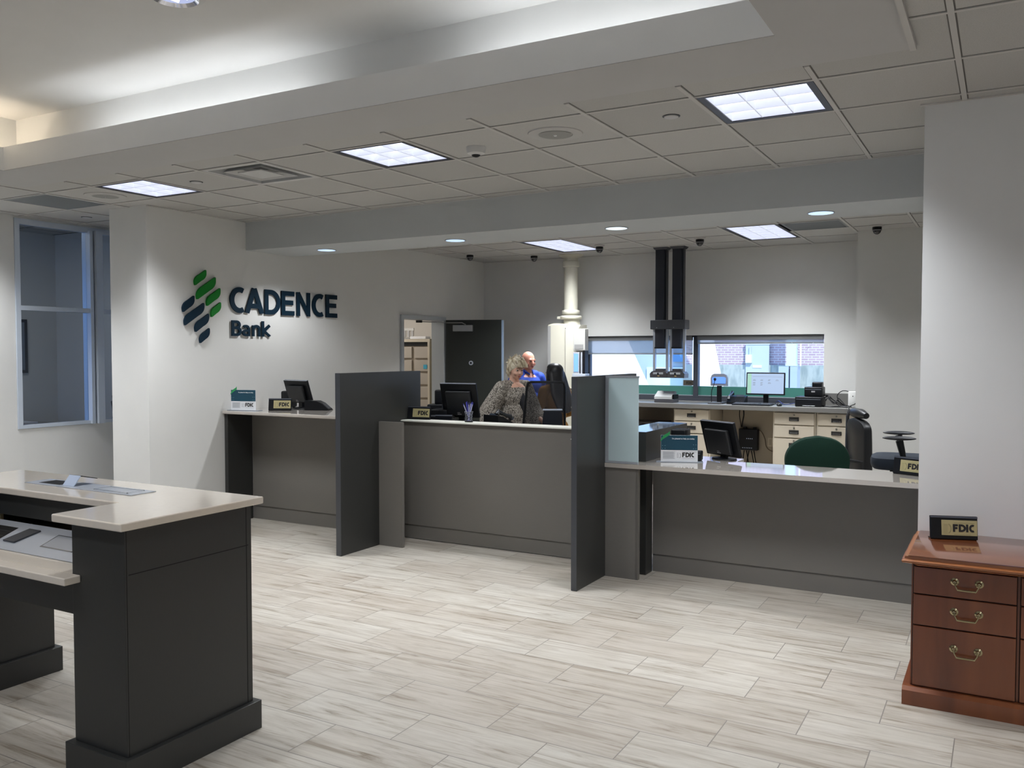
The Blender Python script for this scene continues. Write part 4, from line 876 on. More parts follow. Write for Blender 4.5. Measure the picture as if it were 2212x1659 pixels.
rprinter('black check printer with paper slip, lower one at the right of the window worktop', -1.965, 10.55, zc, 0, .30, .26, .115, paper=True, bump=False, badge=False)
rprinter('black receipt printer with badge standing on the lower printer', -1.92, 10.57, zc+.1155, 0, .20, .2, .112)
o = thing('wireless_router', 'slim white upright router on the window worktop by the wall corner', 'router', (-1.50, 10.52, zc), math.radians(20))
MB().box(-.042, .042, -.025, .025, 0, .185, bev=.008, seg=3).build('shell', wht_m, o, smooth=True); MB().ball((0, -.025, .13), (.006, .002, .006)).build('light', blk_m, o)
o = thing('power_outlet', 'cream wall outlet with plugs above the worktop corner', 'outlet', (-1.47, 10.928, 1.31))
MB().box(-.04, .04, -.006, 0, -.06, .06, bev=.002).build('plate', cream_m, o); MB().box(-.012, .03, -.045, -.006, -.05, .01, bev=.004).build('plug', blk_m, o); MB().box(-.02, .02, -.04, -.006, -.075, -.052, bev=.003).build('white_plug', wht_m, o)
def cable(label, pts, r=.005, mat=None, sub=4):
    P = [Vector(p) for p in pts]; out = []
    for i in range(len(P)-1):
        p0 = P[max(i-1, 0)]; p1 = P[i]; p2 = P[i+1]; p3 = P[min(i+2, len(P)-1)]
        for k in range(sub):
            t = k/sub; out.append(.5*((2*p1)+(-p0+p2)*t+(2*p0-5*p1+4*p2-p3)*t*t+(-p0+3*p1-3*p2+p3)*t**3))
    out.append(P[-1]); o = MB().tube(out, r, 6).build('cable', mat or blk_m, smooth=True); tag(o, label, 'cable', 'cables about the window worktop'); return o
cable('black cable looping from the router up to the corner outlet', [(-1.50, 10.55, 1.22), (-1.60, 10.5, 1.24), (-1.66, 10.5, 1.18), (-1.62, 10.5, 1.10), (-1.50, 10.48, 1.06)])
cable('black cable hanging from the corner outlet over the worktop front', [(-1.465, 10.89, 1.29), (-1.44, 10.75, 1.22), (-1.46, 10.5, 1.10), (-1.50, 10.262, 1.055), (-1.52, 10.25, .8), (-1.51, 10.25, .45), (-1.52, 10.25, .2)])
cable('black cable dropping from the outlet behind the router', [(-1.47, 10.9, 1.27), (-1.43, 10.8, 1.2), (-1.45, 10.7, 1.12), (-1.43, 10.65, 1.056)])
def tangle(name, label, paths, r):
    mb = MB()
    for pts in paths:
        P = [Vector(p) for p in pts]; out = []
        for i in range(len(P)-1):
            p0 = P[max(i-1, 0)]; p1 = P[i]; p2 = P[i+1]; p3 = P[min(i+2, len(P)-1)]
            for k in range(5):
                t = k/5; out.append(.5*((2*p1)+(-p0+p2)*t+(2*p0-5*p1+4*p2-p3)*t*t+(-p0+3*p1-3*p2+p3)*t**3))
        mb.tube(out+[P[-1]], r, 6)
    o = mb.build(name, blk_m, smooth=True, kind='stuff'); tag(o, label, 'cables'); return o
tangle('cable_tangle', 'tangled black cables on the worktop between the printers and the router', [[(-1.82+a[0], 10.55+a[2], 1.12+a[1]*.6), (-1.76, 10.52+a[2], 1.15+a[1]*.3), (-1.72+a[0], 10.5+a[2], 1.09+a[1]*.4), (-1.66, 10.52+a[2], 1.10+a[0]), (-1.60+a[0], 10.5-a[2]*.5, 1.062), (-1.53, 10.5+a[2], 1.058)] for a in [(.0, .05, .02), (.02, .08, .05), (.05, .03, .07), (-.02, .10, .03), (.03, .0, -.02)]], .0055)
cable('thick black cable lying along the worktop beside the printers', [(-1.82, 10.48, 1.06), (-1.72, 10.46, 1.058), (-1.62, 10.48, 1.06), (-1.52, 10.46, 1.058)], .009)
cable('blue network cable between window monitor and mouse', [(-2.40, 10.70, 1.06), (-2.34, 10.6, 1.10), (-2.26, 10.55, 1.062), (-2.16, 10.6, 1.075), (-2.14, 10.7, 1.06)], .004, pm('cable_blue', (.02, .04, .2), .4))
cable('left of two black cables hanging in the kneehole', [(-2.86, 10.84, .99), (-2.865, 10.83, .9), (-2.85, 10.835, .8), (-2.845, 10.84, .75)])
cable('right of two black cables hanging in the kneehole', [(-2.82, 10.84, .99), (-2.81, 10.83, .9), (-2.83, 10.835, .8), (-2.835, 10.84, .75)], .007)
cable('brown cable curving from the black wall box to the low outlet', [(-2.67, 10.84, .72), (-2.60, 10.83, .71), (-2.55, 10.83, .62), (-2.53, 10.83, .52), (-2.47, 10.83, .47), (-2.36, 10.83, .46)], .005, pm('cable_brown', (.12, .08, .05), .5))
tangle('cable_tangle', 'cables tangled on the floor of the kneehole under the worktop', [[(-2.80+.03*k, 10.82, .46), (-2.79+.05*k+.04*math.sin(k*2.3), 10.74-.02*k, .30-.02*k), (-2.72+.06*k, 10.7, .14+.02*k), (-2.60, 10.68+.02*k, .05), (-2.45, 10.7-.03*k, .012)] for k in range(5)], .006)
o = thing('control_box', 'black equipment box on the kneehole board with small indicator lights', 'equipment box', (-2.74, 10.858, .60))
MB().box(-.115, .115, -.09, 0, -.13, .13, bev=.004).build('casing', blk_m, o)
mb = MB(); 
for k in range(4): mb.box(-.02+.022*k, -.012+.022*k, -.0915, -.09, .01, .018)
for k in range(6): mb.box(-.07+.022*k, -.062+.022*k, -.0915, -.09, -.105, -.098)
mb.build('indicator_lights', pm('led_white', (.4, .45, .5), .4, emit=(.5, .6, .8), es=.4), o)
for s in (-.05, .07): MB().box(s-.018, s+.018, -.06, -.02, .13, .155, bev=.004).build('connector', blk_m, o)
o = thing('power_outlet', 'cream double outlet low on the kneehole board', 'outlet', (-2.46, 10.858, .575))
MB().box(-.06, .06, -.008, 0, -.055, .055, bev=.002).build('plate', pm('outlet_putty', (.50, .44, .34), .5), o)
mb = MB(); 
for s in (-.028, .028): mb.box(s-.014, s+.014, -.011, -.008, -.035, .035)
mb.build('socket_face', pm('outlet_face', (.38, .33, .26), .5), o)
o = thing('power_strip', 'black power strip on the floor of the kneehole', 'power strip', (-2.50, 10.62, 0), math.radians(8)); MB().box(-.16, .16, -.03, .03, 0, .045, bev=.006).build('body', blk_m, o); MB().box(-.1, .1, -.02, .02, .045, .05).build('socket_face', blk2_m, o)
o = thing('small_safe_box', 'dark box with round vents under the worktop, partly behind the frosted screen', 'equipment box', (-4.0, 10.62, 0)); MB().box(-.28, .28, -.15, .15, 0, .80, bev=.01).build('casing', pm('box_brown_black', (.05, .045, .042), .5), o)
mb = MB()
for s in (-.17, .0, .17): mb.lathe([(.07, 0), (.06, -.012), (.02, -.008)], (s, -.15, .70), axis='y')
mb.build('vent', blk_m, o, smooth=True)
# small FDIC plate on the window mullion
o = thing('window_plate', 'small brown FDIC plate in the lower corner of the left drive-up pane', 'sign', (-3.66, 11.045, 1.245), 0)
MB().box(0, .145, -.006, 0, 0, .07).build('plate', pm('plate_brown', (.10, .085, .06), .5), o)
mb = MB(); word(mb, 'FDIC', .22, .08, .0006, T(.04, -.0062, .018) @ FACE_S @ Matrix.Diagonal((.031, .034, 1, 1))); mb.build('lettering', ink_m, o)

# ---------------------------------------------------------------- vacuum tube unit (cream)
cx, cy = -5.09, 10.615
o = thing('pneumatic_tube_unit', 'cream drive-up vacuum tube unit with fat round pipe rising to the ceiling', 'pneumatic tube', (cx, 10.7, 0))
r = .094
MB().lathe([(r, 2.05), (r, 2.98)], (cx, cy, 0), seg=36).build('pipe', cream_m, o, world=True, smooth=True)
MB().lathe([(.17, ZC-.001), (.165, ZC-.012), (.12, ZC-.035), (r+.004, ZC-.045)], (cx, cy, 0), seg=36).build('ceiling_flange', pm('flange_tan', (.42, .40, .32), .5), o, world=True, smooth=True)
for z, rr, hh in ((2.86, .113, .075), (2.215, .120, .055), (2.145, .145, .045)):
    MB().lathe([(r, z-hh/2-.004), (rr-.006, z-hh/2), (rr, z-hh/2+.008), (rr, z+hh/2-.008), (rr-.006, z+hh/2), (r, z+hh/2+.004)], (cx, cy, 0), seg=36).build('pipe_collar', cream_m, o, world=True, smooth=True)
MB().box(cx-.17, cx-.12, cy-.08, cy-.05, 2.125, 2.16, bev=.004).build('clamp_lug', cream_m, o, world=True)
MB().lathe([(.118, 2.02), (.105, 2.12)], (cx+.01, cy, 0), seg=36).build('pipe_shroud', cream_m, o, world=True, smooth=True)
mb = MB(); mb.prism([(10.42, 0), (10.42, 2.045), (10.60, 2.075), (10.70, 2.075), (10.70, 0)], -5.335, -5.07, 'x'); mb.build('cabinet', cream_m, o, world=True)
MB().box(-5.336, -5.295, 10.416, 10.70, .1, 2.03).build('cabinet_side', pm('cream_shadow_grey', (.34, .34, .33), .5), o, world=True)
mb = MB(); mb.prism([(10.40, 1.20), (10.40, 1.985), (10.48, 2.04), (10.68, 2.045), (10.68, 1.20)], -5.068, -4.885, 'x'); mb.build('carrier_housing', cream_m, o, world=True)
MB().box(-5.068, -4.885, 10.42, 10.68, 0, 1.19).build('lower_cabinet', cream_m, o, world=True)
MB().box(-5.074, -5.066, 10.405, 10.42, .05, 2.0).build('door_gap', gap_m, o, world=True)
MB().box(-4.95, -4.765, 10.40, 10.46, 1.36, 1.985, bev=.004).build('carrier_arm', cream_m, o, world=True)
hb = MB().box(-4.905, -4.735, 10.30, 10.405, 1.70, 1.985, bev=.006).build('lamp_hood', pm('hood_grey', (.48, .48, .45), .4), o, world=True)
MB().box(-4.885, -4.76, 10.296, 10.302, 1.72, 1.78).build('hood_label', pm('hood_label', (.28, .28, .27), .5), hb, world=True)
MB().box(-4.91, -4.72, 10.28, 10.41, 1.36, 1.40, bev=.004).build('carrier_tray', pm('tray_clear', (.5, .55, .62), .2), o, world=True)
fr = MB().box(-4.905, -4.815, 10.30, 10.33, 1.40, 1.68, bev=.004).build('screen_frame', pm('screen_frame', (.42, .45, .50), .35), o, world=True)
MB().box(-4.893, -4.833, 10.297, 10.301, 1.425, 1.66).build('screen', pm('vat_screen', (.1, .2, .4), .3, emit=(.22, .50, 1.0), es=.85), fr, world=True)
MB().box(-4.812, -4.802, 10.30, 10.42, 1.40, 1.68).build('side_plate', blk_m, o, world=True); MB().box(-4.765, -4.735, 10.30, 10.40, 1.40, 1.70).build('guide_rail', blk_m, o, world=True); MB().box(-4.798, -4.775, 10.30, 10.33, 1.40, 1.68).build('guide_rail', MATS['screen_frame'], o, world=True)
# twin black tube stations
def station(label, xc):
    o = thing('pneumatic_tube_station', label, 'pneumatic tube', (xc, 10.45, 1.36), 0, 'black ceiling tube stations')
    MB().box(xc-.070, xc+.052, 10.39, 10.51, 1.73, 2.984, bev=.012, seg=3).build('tube', navy_m, o, world=True, smooth=True)
    MB().box(xc+.056, xc+.066, 10.42, 10.50, 1.98, 2.98).build('conduit', navy_m, o, world=True)
    MB().loft([[(xc-.075, 10.385, 2.955), (xc+.075, 10.385, 2.955), (xc+.075, 10.515, 2.955), (xc-.075, 10.515, 2.955)], [(xc-.095, 10.365, 2.984), (xc+.095, 10.365, 2.984), (xc+.095, 10.535, 2.984), (xc-.095, 10.535, 2.984)]]).build('ceiling_collar', navy_m, o, world=True)
    b = MB().box(xc-.117, xc+.113, 10.35, 10.53, 1.965, 2.080, bev=.008).build('bracket', pm('bracket_slate', (.040, .044, .052), .4), o, world=True)
    MB().ball((xc-.03, 10.349, 1.985), .004).build('screw', steel_m, b, world=True)
    ra = pm('rail_alu', (.50, .54, .60), .3, metal=.6)
    for s in (-.088, .080): MB().box(xc+s-.014, xc+s+.014, 10.42, 10.46, 1.44, 1.965).build('rail', ra, o, world=True)
    MB().box(xc-.072, xc+.054, 10.388, 10.512, 1.725, 1.745).build('tube_lip', blk_m, o, world=True)
    c = MB(); c.prism([(-.112, 0), (.112, 0), (.115, .05), (.09, .078), (.04, .09), (-.04, .09), (-.09, .078), (-.115, .05)], -.08, .08, 'y'); c.xf(T(xc, 10.42, 1.362)); c = c.build('carrier_head', pm('carrier_dark', (.05, .05, .055), .35), o, world=True)
    MB().box(xc-.05, xc+.06, 10.36, 10.46, 1.452, 1.475, bev=.004).build('carrier_top', MATS['carrier_dark'], c, world=True)
    MB().box(xc-.07, xc+.06, 10.336, 10.341, 1.405, 1.43).build('label_plate', pm('label_grey', (.30, .33, .35), .4), c, world=True)
    MB().ball((xc-.005, 10.337, 1.415), (.013, .004, .013)).build('button', blk_m, c, world=True)
    MB().box(xc-.012, xc+.012, 10.337, 10.341, 1.382, 1.388).build('status_light', pm('status_amber', (.4, .3, .1), .4, emit=(.7, .55, .2), es=.5), c, world=True)
station('black ceiling-hung tube station, the one nearer the cream tube unit', -3.750)
station('black ceiling-hung tube station, the one nearer the window post', -3.530)
# ---------------------------------------------------------------- vault room contents
loc_m = pm('locker_steel', (.36, .31, .25), .5); loc_f = pm('locker_front', (.42, .375, .32), .45)
o = thing('locker_cabinet', 'tan steel cabinet of small lockers seen through the open door', 'cabinet', (-7.8, 10.75, 0))
MB().box(-8.6, -7.185, 10.33, 11.15, 0, 1.865).build('body', loc_m, o, world=True)
MB().box(-7.185, -7.17, 10.30, 11.15, 0, 1.87).build('side_panel', pm('locker_side', (.30, .26, .17), .5), o, world=True)
MB().box(-8.6, -7.17, 10.29, 10.33, 1.828, 1.87).build('top_edge', file_m, o, world=True); MB().box(-7.205, -7.172, 10.285, 10.33, 0, 1.83).build('edge_trim', file_m, o, world=True)
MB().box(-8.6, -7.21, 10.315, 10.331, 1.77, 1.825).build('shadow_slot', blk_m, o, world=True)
z = 1.76
for r_ in range(9):
    for (a, b) in ((-7.455, -7.215), (-7.85, -7.50), (-8.27, -7.90)):
        MB().box(a, b, 10.305, 10.332, z-.165, z-.005, bev=.004).build('locker_door', loc_f, o, world=True)
    z -= .19
o = thing('sticky_note', 'blue sticky note on a locker door in the back room', 'note', (-7.255, 10.302, 1.47), 0); MB().box(-.035, .03, -.002, 0, -.03, .03).build('paper', pm('note_blue', (.05, .35, .5), .7), o)
o = thing('document_tray', 'white flat tray lying on top of the tan locker cabinet', 'tray', (-7.42, 10.42, 1.872), 0); MB().box(-.15, .13, -.06, .06, 0, .035, bev=.004).build('body', paper_m, o); MB().box(-.14, .12, -.05, .05, .035, .037).build('inner_sheet', paper_m, o)
o = thing('key_rack', 'white strip of hanging tags on the back room wall', 'key rack', (-8.22, 11.198, 1.92), 0)
MB().box(-.25, .12, -.012, 0, .10, .14).build('strip', wht_m, o)
for k in range(5): MB().box(-.23+.075*k, -.19+.075*k, -.010, -.004, .0, .10, bev=.002).build('tag', pm('tag_white', (.62, .62, .62), .5), o)
o = thing('switch_panel', 'grey control panel below the tags on the back room wall', 'control panel', (-8.28, 11.198, 1.86), 0); MB().box(-.14, .11, -.03, 0, -.05, .045, bev=.004).build('case', pm('panel_grey', (.45, .45, .44), .5), o); MB().box(.03, .07, -.034, -.03, -.02, .02).build('switch', blk_m, o)
# ---------------------------------------------------------------- office contents behind the glass
o = thing('wall_picture', 'dark framed picture on the wall of the blue-lit office, mostly behind the window frame', 'picture', (-11.5, 6.67, 1.76))
MB().box(0, .03, -.35, .35, -.36, .36).build('frame', pm('frame_black', (.02, .02, .025), .5), o); MB().box(.028, .032, -.31, .31, -.32, .32).build('print', pm('print_grey', (.2, .22, .25), .6), o)
o = thing('office_desk', 'dark red wood desk inside the office behind the glass', 'desk', (-11.15, 6.0, 0))
MB().box(-11.48, -10.85, 5.1, 7.0, .70, .76, bev=.006).build('desktop', cherT, o, world=True); MB().box(-11.46, -10.9, 6.5, 6.96, 0, .70).build('pedestal', cher, o, world=True); MB().box(-11.46, -10.9, 5.15, 5.5, 0, .70).build('pedestal', cher, o, world=True)
tag(MB().box(-11.40, -11.0, 6.35, 6.85, .7605, .772).build('paper_sheet', paper_m), 'white papers lying on the dark office desk', 'paper')
o = thing('side_table', 'small dark side desk in the office, hidden by the corner pillar', 'desk', (-9.6, 7.1, 0)); MB().box(-10.2, -8.8, 6.8, 7.40, .70, .75).build('desktop', cher, o, world=True); MB().box(-10.15, -10.1, 6.85, 7.38, 0, .70).build('end_panel', cher, o, world=True); MB().box(-8.9, -8.85, 6.85, 7.38, 0, .70).build('end_panel', cher, o, world=True)
o = monitor('black monitor edge in the office, just left of the corner pillar', -9.72, 7.12, .75, -30, .46, .30, 10, .08)
# ================================================================ CHAIRS
fab_b = pm('black_fabric', (.010, .012, .016), .8, bump=.3, bscale=500)
fab_bl = pm('blue_black_fabric', (.008, .016, .030), .75, bump=.3, bscale=500)
fab_g = pm('green_fabric', (.006, .040, .024), .9, bump=.4, bscale=420, vary=.15, vscale=200)
lea = pm('black_leather', (.009, .010, .012), .42, bump=.15, bscale=120)
def mesh_fab():
    m, t, b = nt('seat_mesh'); N, L = t.nodes, t.links
    b.inputs['Base Color'].default_value = (.012, .013, .017, 1); b.inputs['Roughness'].default_value = .6; b.inputs['Alpha'].default_value = .72
    MATS['seat_mesh'] = m; return m
mesh_m = mesh_fab()
def base(o, zs, color=blk_m):
    """five star base with castors, gas lift and seat plate, up to seat underside zs"""
    for k in range(5):
        a = k*2*math.pi/5+.3; c, s = math.cos(a), math.sin(a)
        sp = MB().loft([[(c*.03-s*w_, s*.03+c*w_, z) for w_, z in ((-.025, .07), (.025, .07), (.025, .115), (-.025, .115))], [(c*.30-s*w_, s*.30+c*w_, z) for w_, z in ((-.014, .065), (.014, .065), (.014, .085), (-.014, .085))]]).build('base_spoke', color, o)
        mb = MB(); mb.lathe([(.022, -.02), (.028, -.012), (.028, .012), (.022, .02)], (0, 0, 0), axis='y', seg=16); mb.xf(T(c*.31, s*.31, .029) @ Matrix.Rotation(a, 4, 'Z')); mb.build('castor', blk_m, sp)
    MB().lathe([(.035, .07), (.032, .13), (.024, .14), (.022, zs-.12), (.016, zs-.11), (.016, zs-.03)], seg=20).build('gas_lift', blk_m, o, smooth=True)
    MB().box(-.12, .12, -.10, .12, zs-.035, zs).build('seat_plate', blk_m, o)
    if zs > .6: MB().tube([(.20*math.cos(k*math.pi/12), .20*math.sin(k*math.pi/12), .30) for k in range(25)], .011, 8).build('foot_ring', blk_m, o, smooth=True)
def pad(name, w, d, z0, z1, mat, o, y0=0, r=.05):
    mb = MB(); rings = []
    def ring(sc, z): return [(sc*w/2*(abs(math.cos(a))**.5)*math.copysign(1, math.cos(a)), y0+sc*d/2*(abs(math.sin(a))**.5)*math.copysign(1, math.sin(a)), z) for a in [2*math.pi*k/40 for k in range(40)]]
    h = z1-z0
    for sc, t in ((.90, 0), (.97, .15), (1, .4), (1, .65), (.965, .85), (.87, .97), (.6, 1.02), (.2, 1.03)): rings.append(ring(sc, z0+h*t))
    return mb.loft(rings).build(name, mat, o, smooth=True)
def back_slab(w0, w1, h, th, round_=.5, curve=.04, n=28, zb=0):
    """upright pad in XZ: width w0 at the bottom, w1 at 60 %, rounded top; front faces -Y"""
    out = []
    for k in range(n+1):
        t = k/n; z = t*h
        ww = w0+(w1-w0)*min(1, t/.6)
        e = max(0, (t-round_)/(1-round_)); ww *= math.sqrt(max(0, 1-e**2.6)) if e else 1
        out.append((max(ww/2, .012), zb+z))
    pts = [(x, z) for x, z in out]+[(-x, z) for x, z in reversed(out)]
    mb = MB(); rings = []
    for sc, y in ((.93, -th/2), (.985, -th*.40), (1, -th*.15), (1, th*.15), (.985, th*.40), (.93, th/2)):
        cz = zb+h*.5; rings.append([(x*sc, y+curve*(x/(w1/2))**2, cz+(z-cz)*sc) for x, z in pts])
    return mb.loft(rings)
# high mesh-back chair behind the middle counter
o = thing('office_chair', 'black mesh-backed office chair standing between the blond woman and the dark-haired woman', 'chair', (-3.98, 7.70, 0), math.radians(30))
base(o, .70); pad('seat', .46, .44, .70, .78, fab_b, o)
Mb = T(0, -.20, 0) @ RX(2) @ T(-.0, 0, .0) @ T(0, 0, 0)
prof = [(-.225, .86), (-.205, 1.10), (-.182, 1.34), (-.172, 1.378), (-.145, 1.392), (.155, 1.392), (.178, 1.378), (.186, 1.34), (.186, 1.10), (.190, .86)]
mb = MB(); mb.tube([(x, .035*(x/.22)**2, z) for x, z in prof]+[(-.225, .03, .86)], .012, 8); mb.xf(Mb); bf = mb.build('back_frame', blk_m, o, smooth=True)
mb = MB()
g = [[mb.bm.verts.new((x, .035*(x/.22)**2, z)) for x in [((-.180-.045*(1.395-z)/.53)+(.366+.045*(1.395-z)/.53)*i/12) for i in range(13)]] for z in (.865, 1.0, 1.15, 1.30, 1.395)]
for a, b in zip(g, g[1:]):
    for i in range(12): mb.bm.faces.new([a[i], a[i+1], b[i+1], b[i]])
mb.xf(Mb); mb.build('back_mesh', mesh_m, bf)
mb = MB(); mb.prism([(-.10, .86), (.115, .86), (.10, 1.07), (.085, 1.10), (-.065, 1.10), (-.08, 1.07)], -.03, -.012, 'y'); mb.xf(Mb @ T(.055, 0, .015)); mb.build('lumbar_pad', pm('lumbar_navy', (.006, .009, .016), .5), bf)
MB().box(-.085, .105, -.034, -.010, 1.102, 1.118, bev=.004).xf(Mb @ T(.055, 0, .015)).build('lumbar_bar', pm('lumbar_white', (.45, .50, .60), .4), bf)
MB().tube([(0, .05, .70), (0, .0, .72), (0, -.19, .74), (0, -.20, .90)], .022, 8).build('back_bracket', blk_m, o, smooth=True)
# green chair
o = thing('office_chair', 'dark green fabric chair with rounded back behind the low right counter', 'chair', (-1.41, 7.62, 0), math.radians(20))
base(o, .42); pad('seat', .50, .48, .42, .52, fab_g, o)
back_slab(.46, .515, .44, .085, .42, .03, zb=.57).xf(T(0, -.23, 0) @ RX(6)).build('backrest', fab_g, o, smooth=True)
MB().tube([(0, .05, .40), (0, -.27, .42), (0, -.24, .68)], .02, 8).build('back_bracket', blk_m, o, smooth=True)
# black leather chair seen edge on
o = thing('office_chair', 'tall black leather chair with rolled headrest seen edge-on beside the end drawer unit', 'chair', (-1.49, 9.26, 0), math.radians(-63))
base(o, .36); pad('seat', .52, .50, .36, .46, lea, o)
mb = back_slab(.48, .50, .60, .09, .80, .02, zb=.42); mb.xf(T(0, .26, 0) @ RX(2)); bk = mb.build('backrest', lea, o, smooth=True)
MB().tube([(-.20, .25, 1.05), (-.10, .235, 1.065), (.10, .235, 1.065), (.20, .25, 1.05)], [.030, .048, .048, .030], 14).build('headroll', lea, bk, smooth=True)
MB().tube([(-.24, .215, .50), (-.245, .212, .75), (-.24, .215, 1.02), (-.20, .23, 1.08)], .018, 8).build('piping_roll', pm('leather_sheen', (.05, .055, .065), .22), bk, smooth=True)
for s in (-1, 1):
    MB().tube([(s*.27, .20, .44), (s*.28, .18, .60), (s*.28, .0, .63), (s*.28, -.10, .60), (s*.26, -.12, .42)], .016, 8).build('armrest', lea, o, smooth=True)
# drafting chair by the white wall
o = thing('office_chair', 'black chair with blue-black seat and T armrests, partly hidden by the white wall', 'chair', (-.77, 8.36, 0), math.radians(-84))
base(o, .66); pad('seat', .50, .52, .66, .775, fab_bl, o)
for s in (-1, 1):
    a = MB().tube([(s*.20, .02, .66), (s*.265, .02, .68), (s*.27, .0, .80), (s*.27, -.03, .925)], [.02, .024, .024, .03], 8).build('armrest_post', blk_m, o, smooth=True)
    mb = MB(); mb.ball((s*.27, -.03, .945), (.048, .135, .018), seg=20); mb.build('arm_pad', pm('arm_pad_black', (.02, .022, .028), .45), a, smooth=True)
mb = back_slab(.42, .46, .42, .09, .5, .03, zb=.86); mb.xf(T(0, .28, 0) @ RX(-8)); mb.build('backrest', fab_bl, o, smooth=True)
MB().tube([(0, -.02, .65), (0, .26, .67), (0, .30, .95)], .022, 8).build('back_bracket', blk_m, o, smooth=True)

# ================================================================ PEOPLE
def capsule(mb, p0, p1, r0, r1, seg=14):
    p0, p1 = Vector(p0), Vector(p1); q = (p1-p0).to_track_quat('Z', 'Y'); L_ = (p1-p0).length
    prof = [(r0*math.sin(a), -r0*math.cos(a)) for a in [math.pi/2*k/4 for k in range(1, 5)]]+[(r1*math.cos(a), L_+r1*math.sin(a)) for a in [math.pi/2*k/4 for k in range(0, 4)]]
    mb.loft([[p0+q @ Vector((r*math.cos(2*math.pi*i/seg), r*math.sin(2*math.pi*i/seg), z)) for i in range(seg)] for r, z in prof])
def blob(name, prims, vox, mat, parent, sm=4, M=None, label=None):
    mb = MB()
    for p in prims:
        if p[0] == 'b': mb.ball(p[1], p[2], M=(p[3] if len(p) > 3 else None), seg=18)
        else: capsule(mb, *p[1:])
    if M is not None: mb.xf(M)
    me = bpy.data.meshes.new(name); mb.bm.to_mesh(me); mb.bm.free()
    t = bpy.data.objects.new('t', me); COL.objects.link(t)
    r = t.modifiers.new('r', 'REMESH'); r.mode = 'VOXEL'; r.voxel_size = vox; r.use_smooth_shade = True
    s_ = t.modifiers.new('s', 'SMOOTH'); s_.iterations = sm; s_.factor = .5
    m2 = bpy.data.meshes.new_from_object(t.evaluated_get(bpy.context.evaluated_depsgraph_get())); bpy.data.objects.remove(t); bpy.data.meshes.remove(me)
    m2.name = name; m2.materials.clear(); m2.materials.append(mat); m2.polygons.foreach_set('use_smooth', [True]*len(m2.polygons))
    o = bpy.data.objects.new(name, m2); COL.objects.link(o); o.parent = parent
    if label: o['label'] = label
    return o
def tp(prims, M):
    out = []
    R3 = M.to_3x3().to_4x4()
    for p in prims:
        if p[0] == 'b': out.append(('b', M @ Vector(p[1]), p[2], R3))
        else: out.append(('c', M @ Vector(p[1]), M @ Vector(p[2]), p[3], p[4]))
    return out
def hand(w, d, palm_n, side):
    """palm at wrist w along d; five separate fingers slightly curled"""
    w = Vector(w); d = Vector(d).normalized(); n = Vector(palm_n).normalized(); s = d.cross(n).normalized()*side
    P = [('c', w, w+d*.045, .024, .028), ('c', w+d*.05+s*.022, w+d*.085+s*.026, .015, .013), ('c', w+d*.05-s*.022, w+d*.08-s*.026, .015, .013), ('c', w+d*.05, w+d*.088, .016, .014)]
    for k, (o_, l) in enumerate(((.031, .062), (.011, .074), (-.010, .070), (-.030, .054))):
        a = w+d*.088+s*o_; b = a+d*l*.5+n*.004; c = b+d*l*.42+n*.020; P += [('c', a, b, .0088, .0082), ('c', b, c, .0082, .0070)]
    a = w+d*.02+s*.028; b = a+d*.030+s*.026+n*.008; c = b+d*.032+s*.008+n*.012; P += [('c', a, b, .012, .010), ('c', b, c, .010, .0085)]
    return P
HEAD = [('b', (0, .014, 1.603), (.075, .092, .092)), ('b', (0, -.028, 1.572), (.063, .066, .085)), ('b', (0, -.038, 1.520), (.050, .050, .036)), ('c', (0, -.066, 1.500), (0, -.070, 1.502), .019, .018),
        ('c', (0, -.090, 1.590), (0, -.108, 1.560), .008, .013), ('b', (.011, -.100, 1.556), (.008, .009, .007)), ('b', (-.011, -.100, 1.556), (.008, .009, .007)),
        ('b', (.028, -.083, 1.610), (.024, .014, .008)), ('b', (-.028, -.083, 1.610), (.024, .014, .008)), ('b', (.038, -.064, 1.553), (.024, .026, .022)), ('b', (-.038, -.064, 1.553), (.024, .026, .022)),
        ('b', (.077, .004, 1.575), (.010, .020, .031)), ('b', (-.077, .004, 1.575), (.010, .020, .031)), ('b', (0, -.086, 1.533), (.022, .012, .006)), ('b', (0, -.085, 1.522), (.020, .012, .007))]
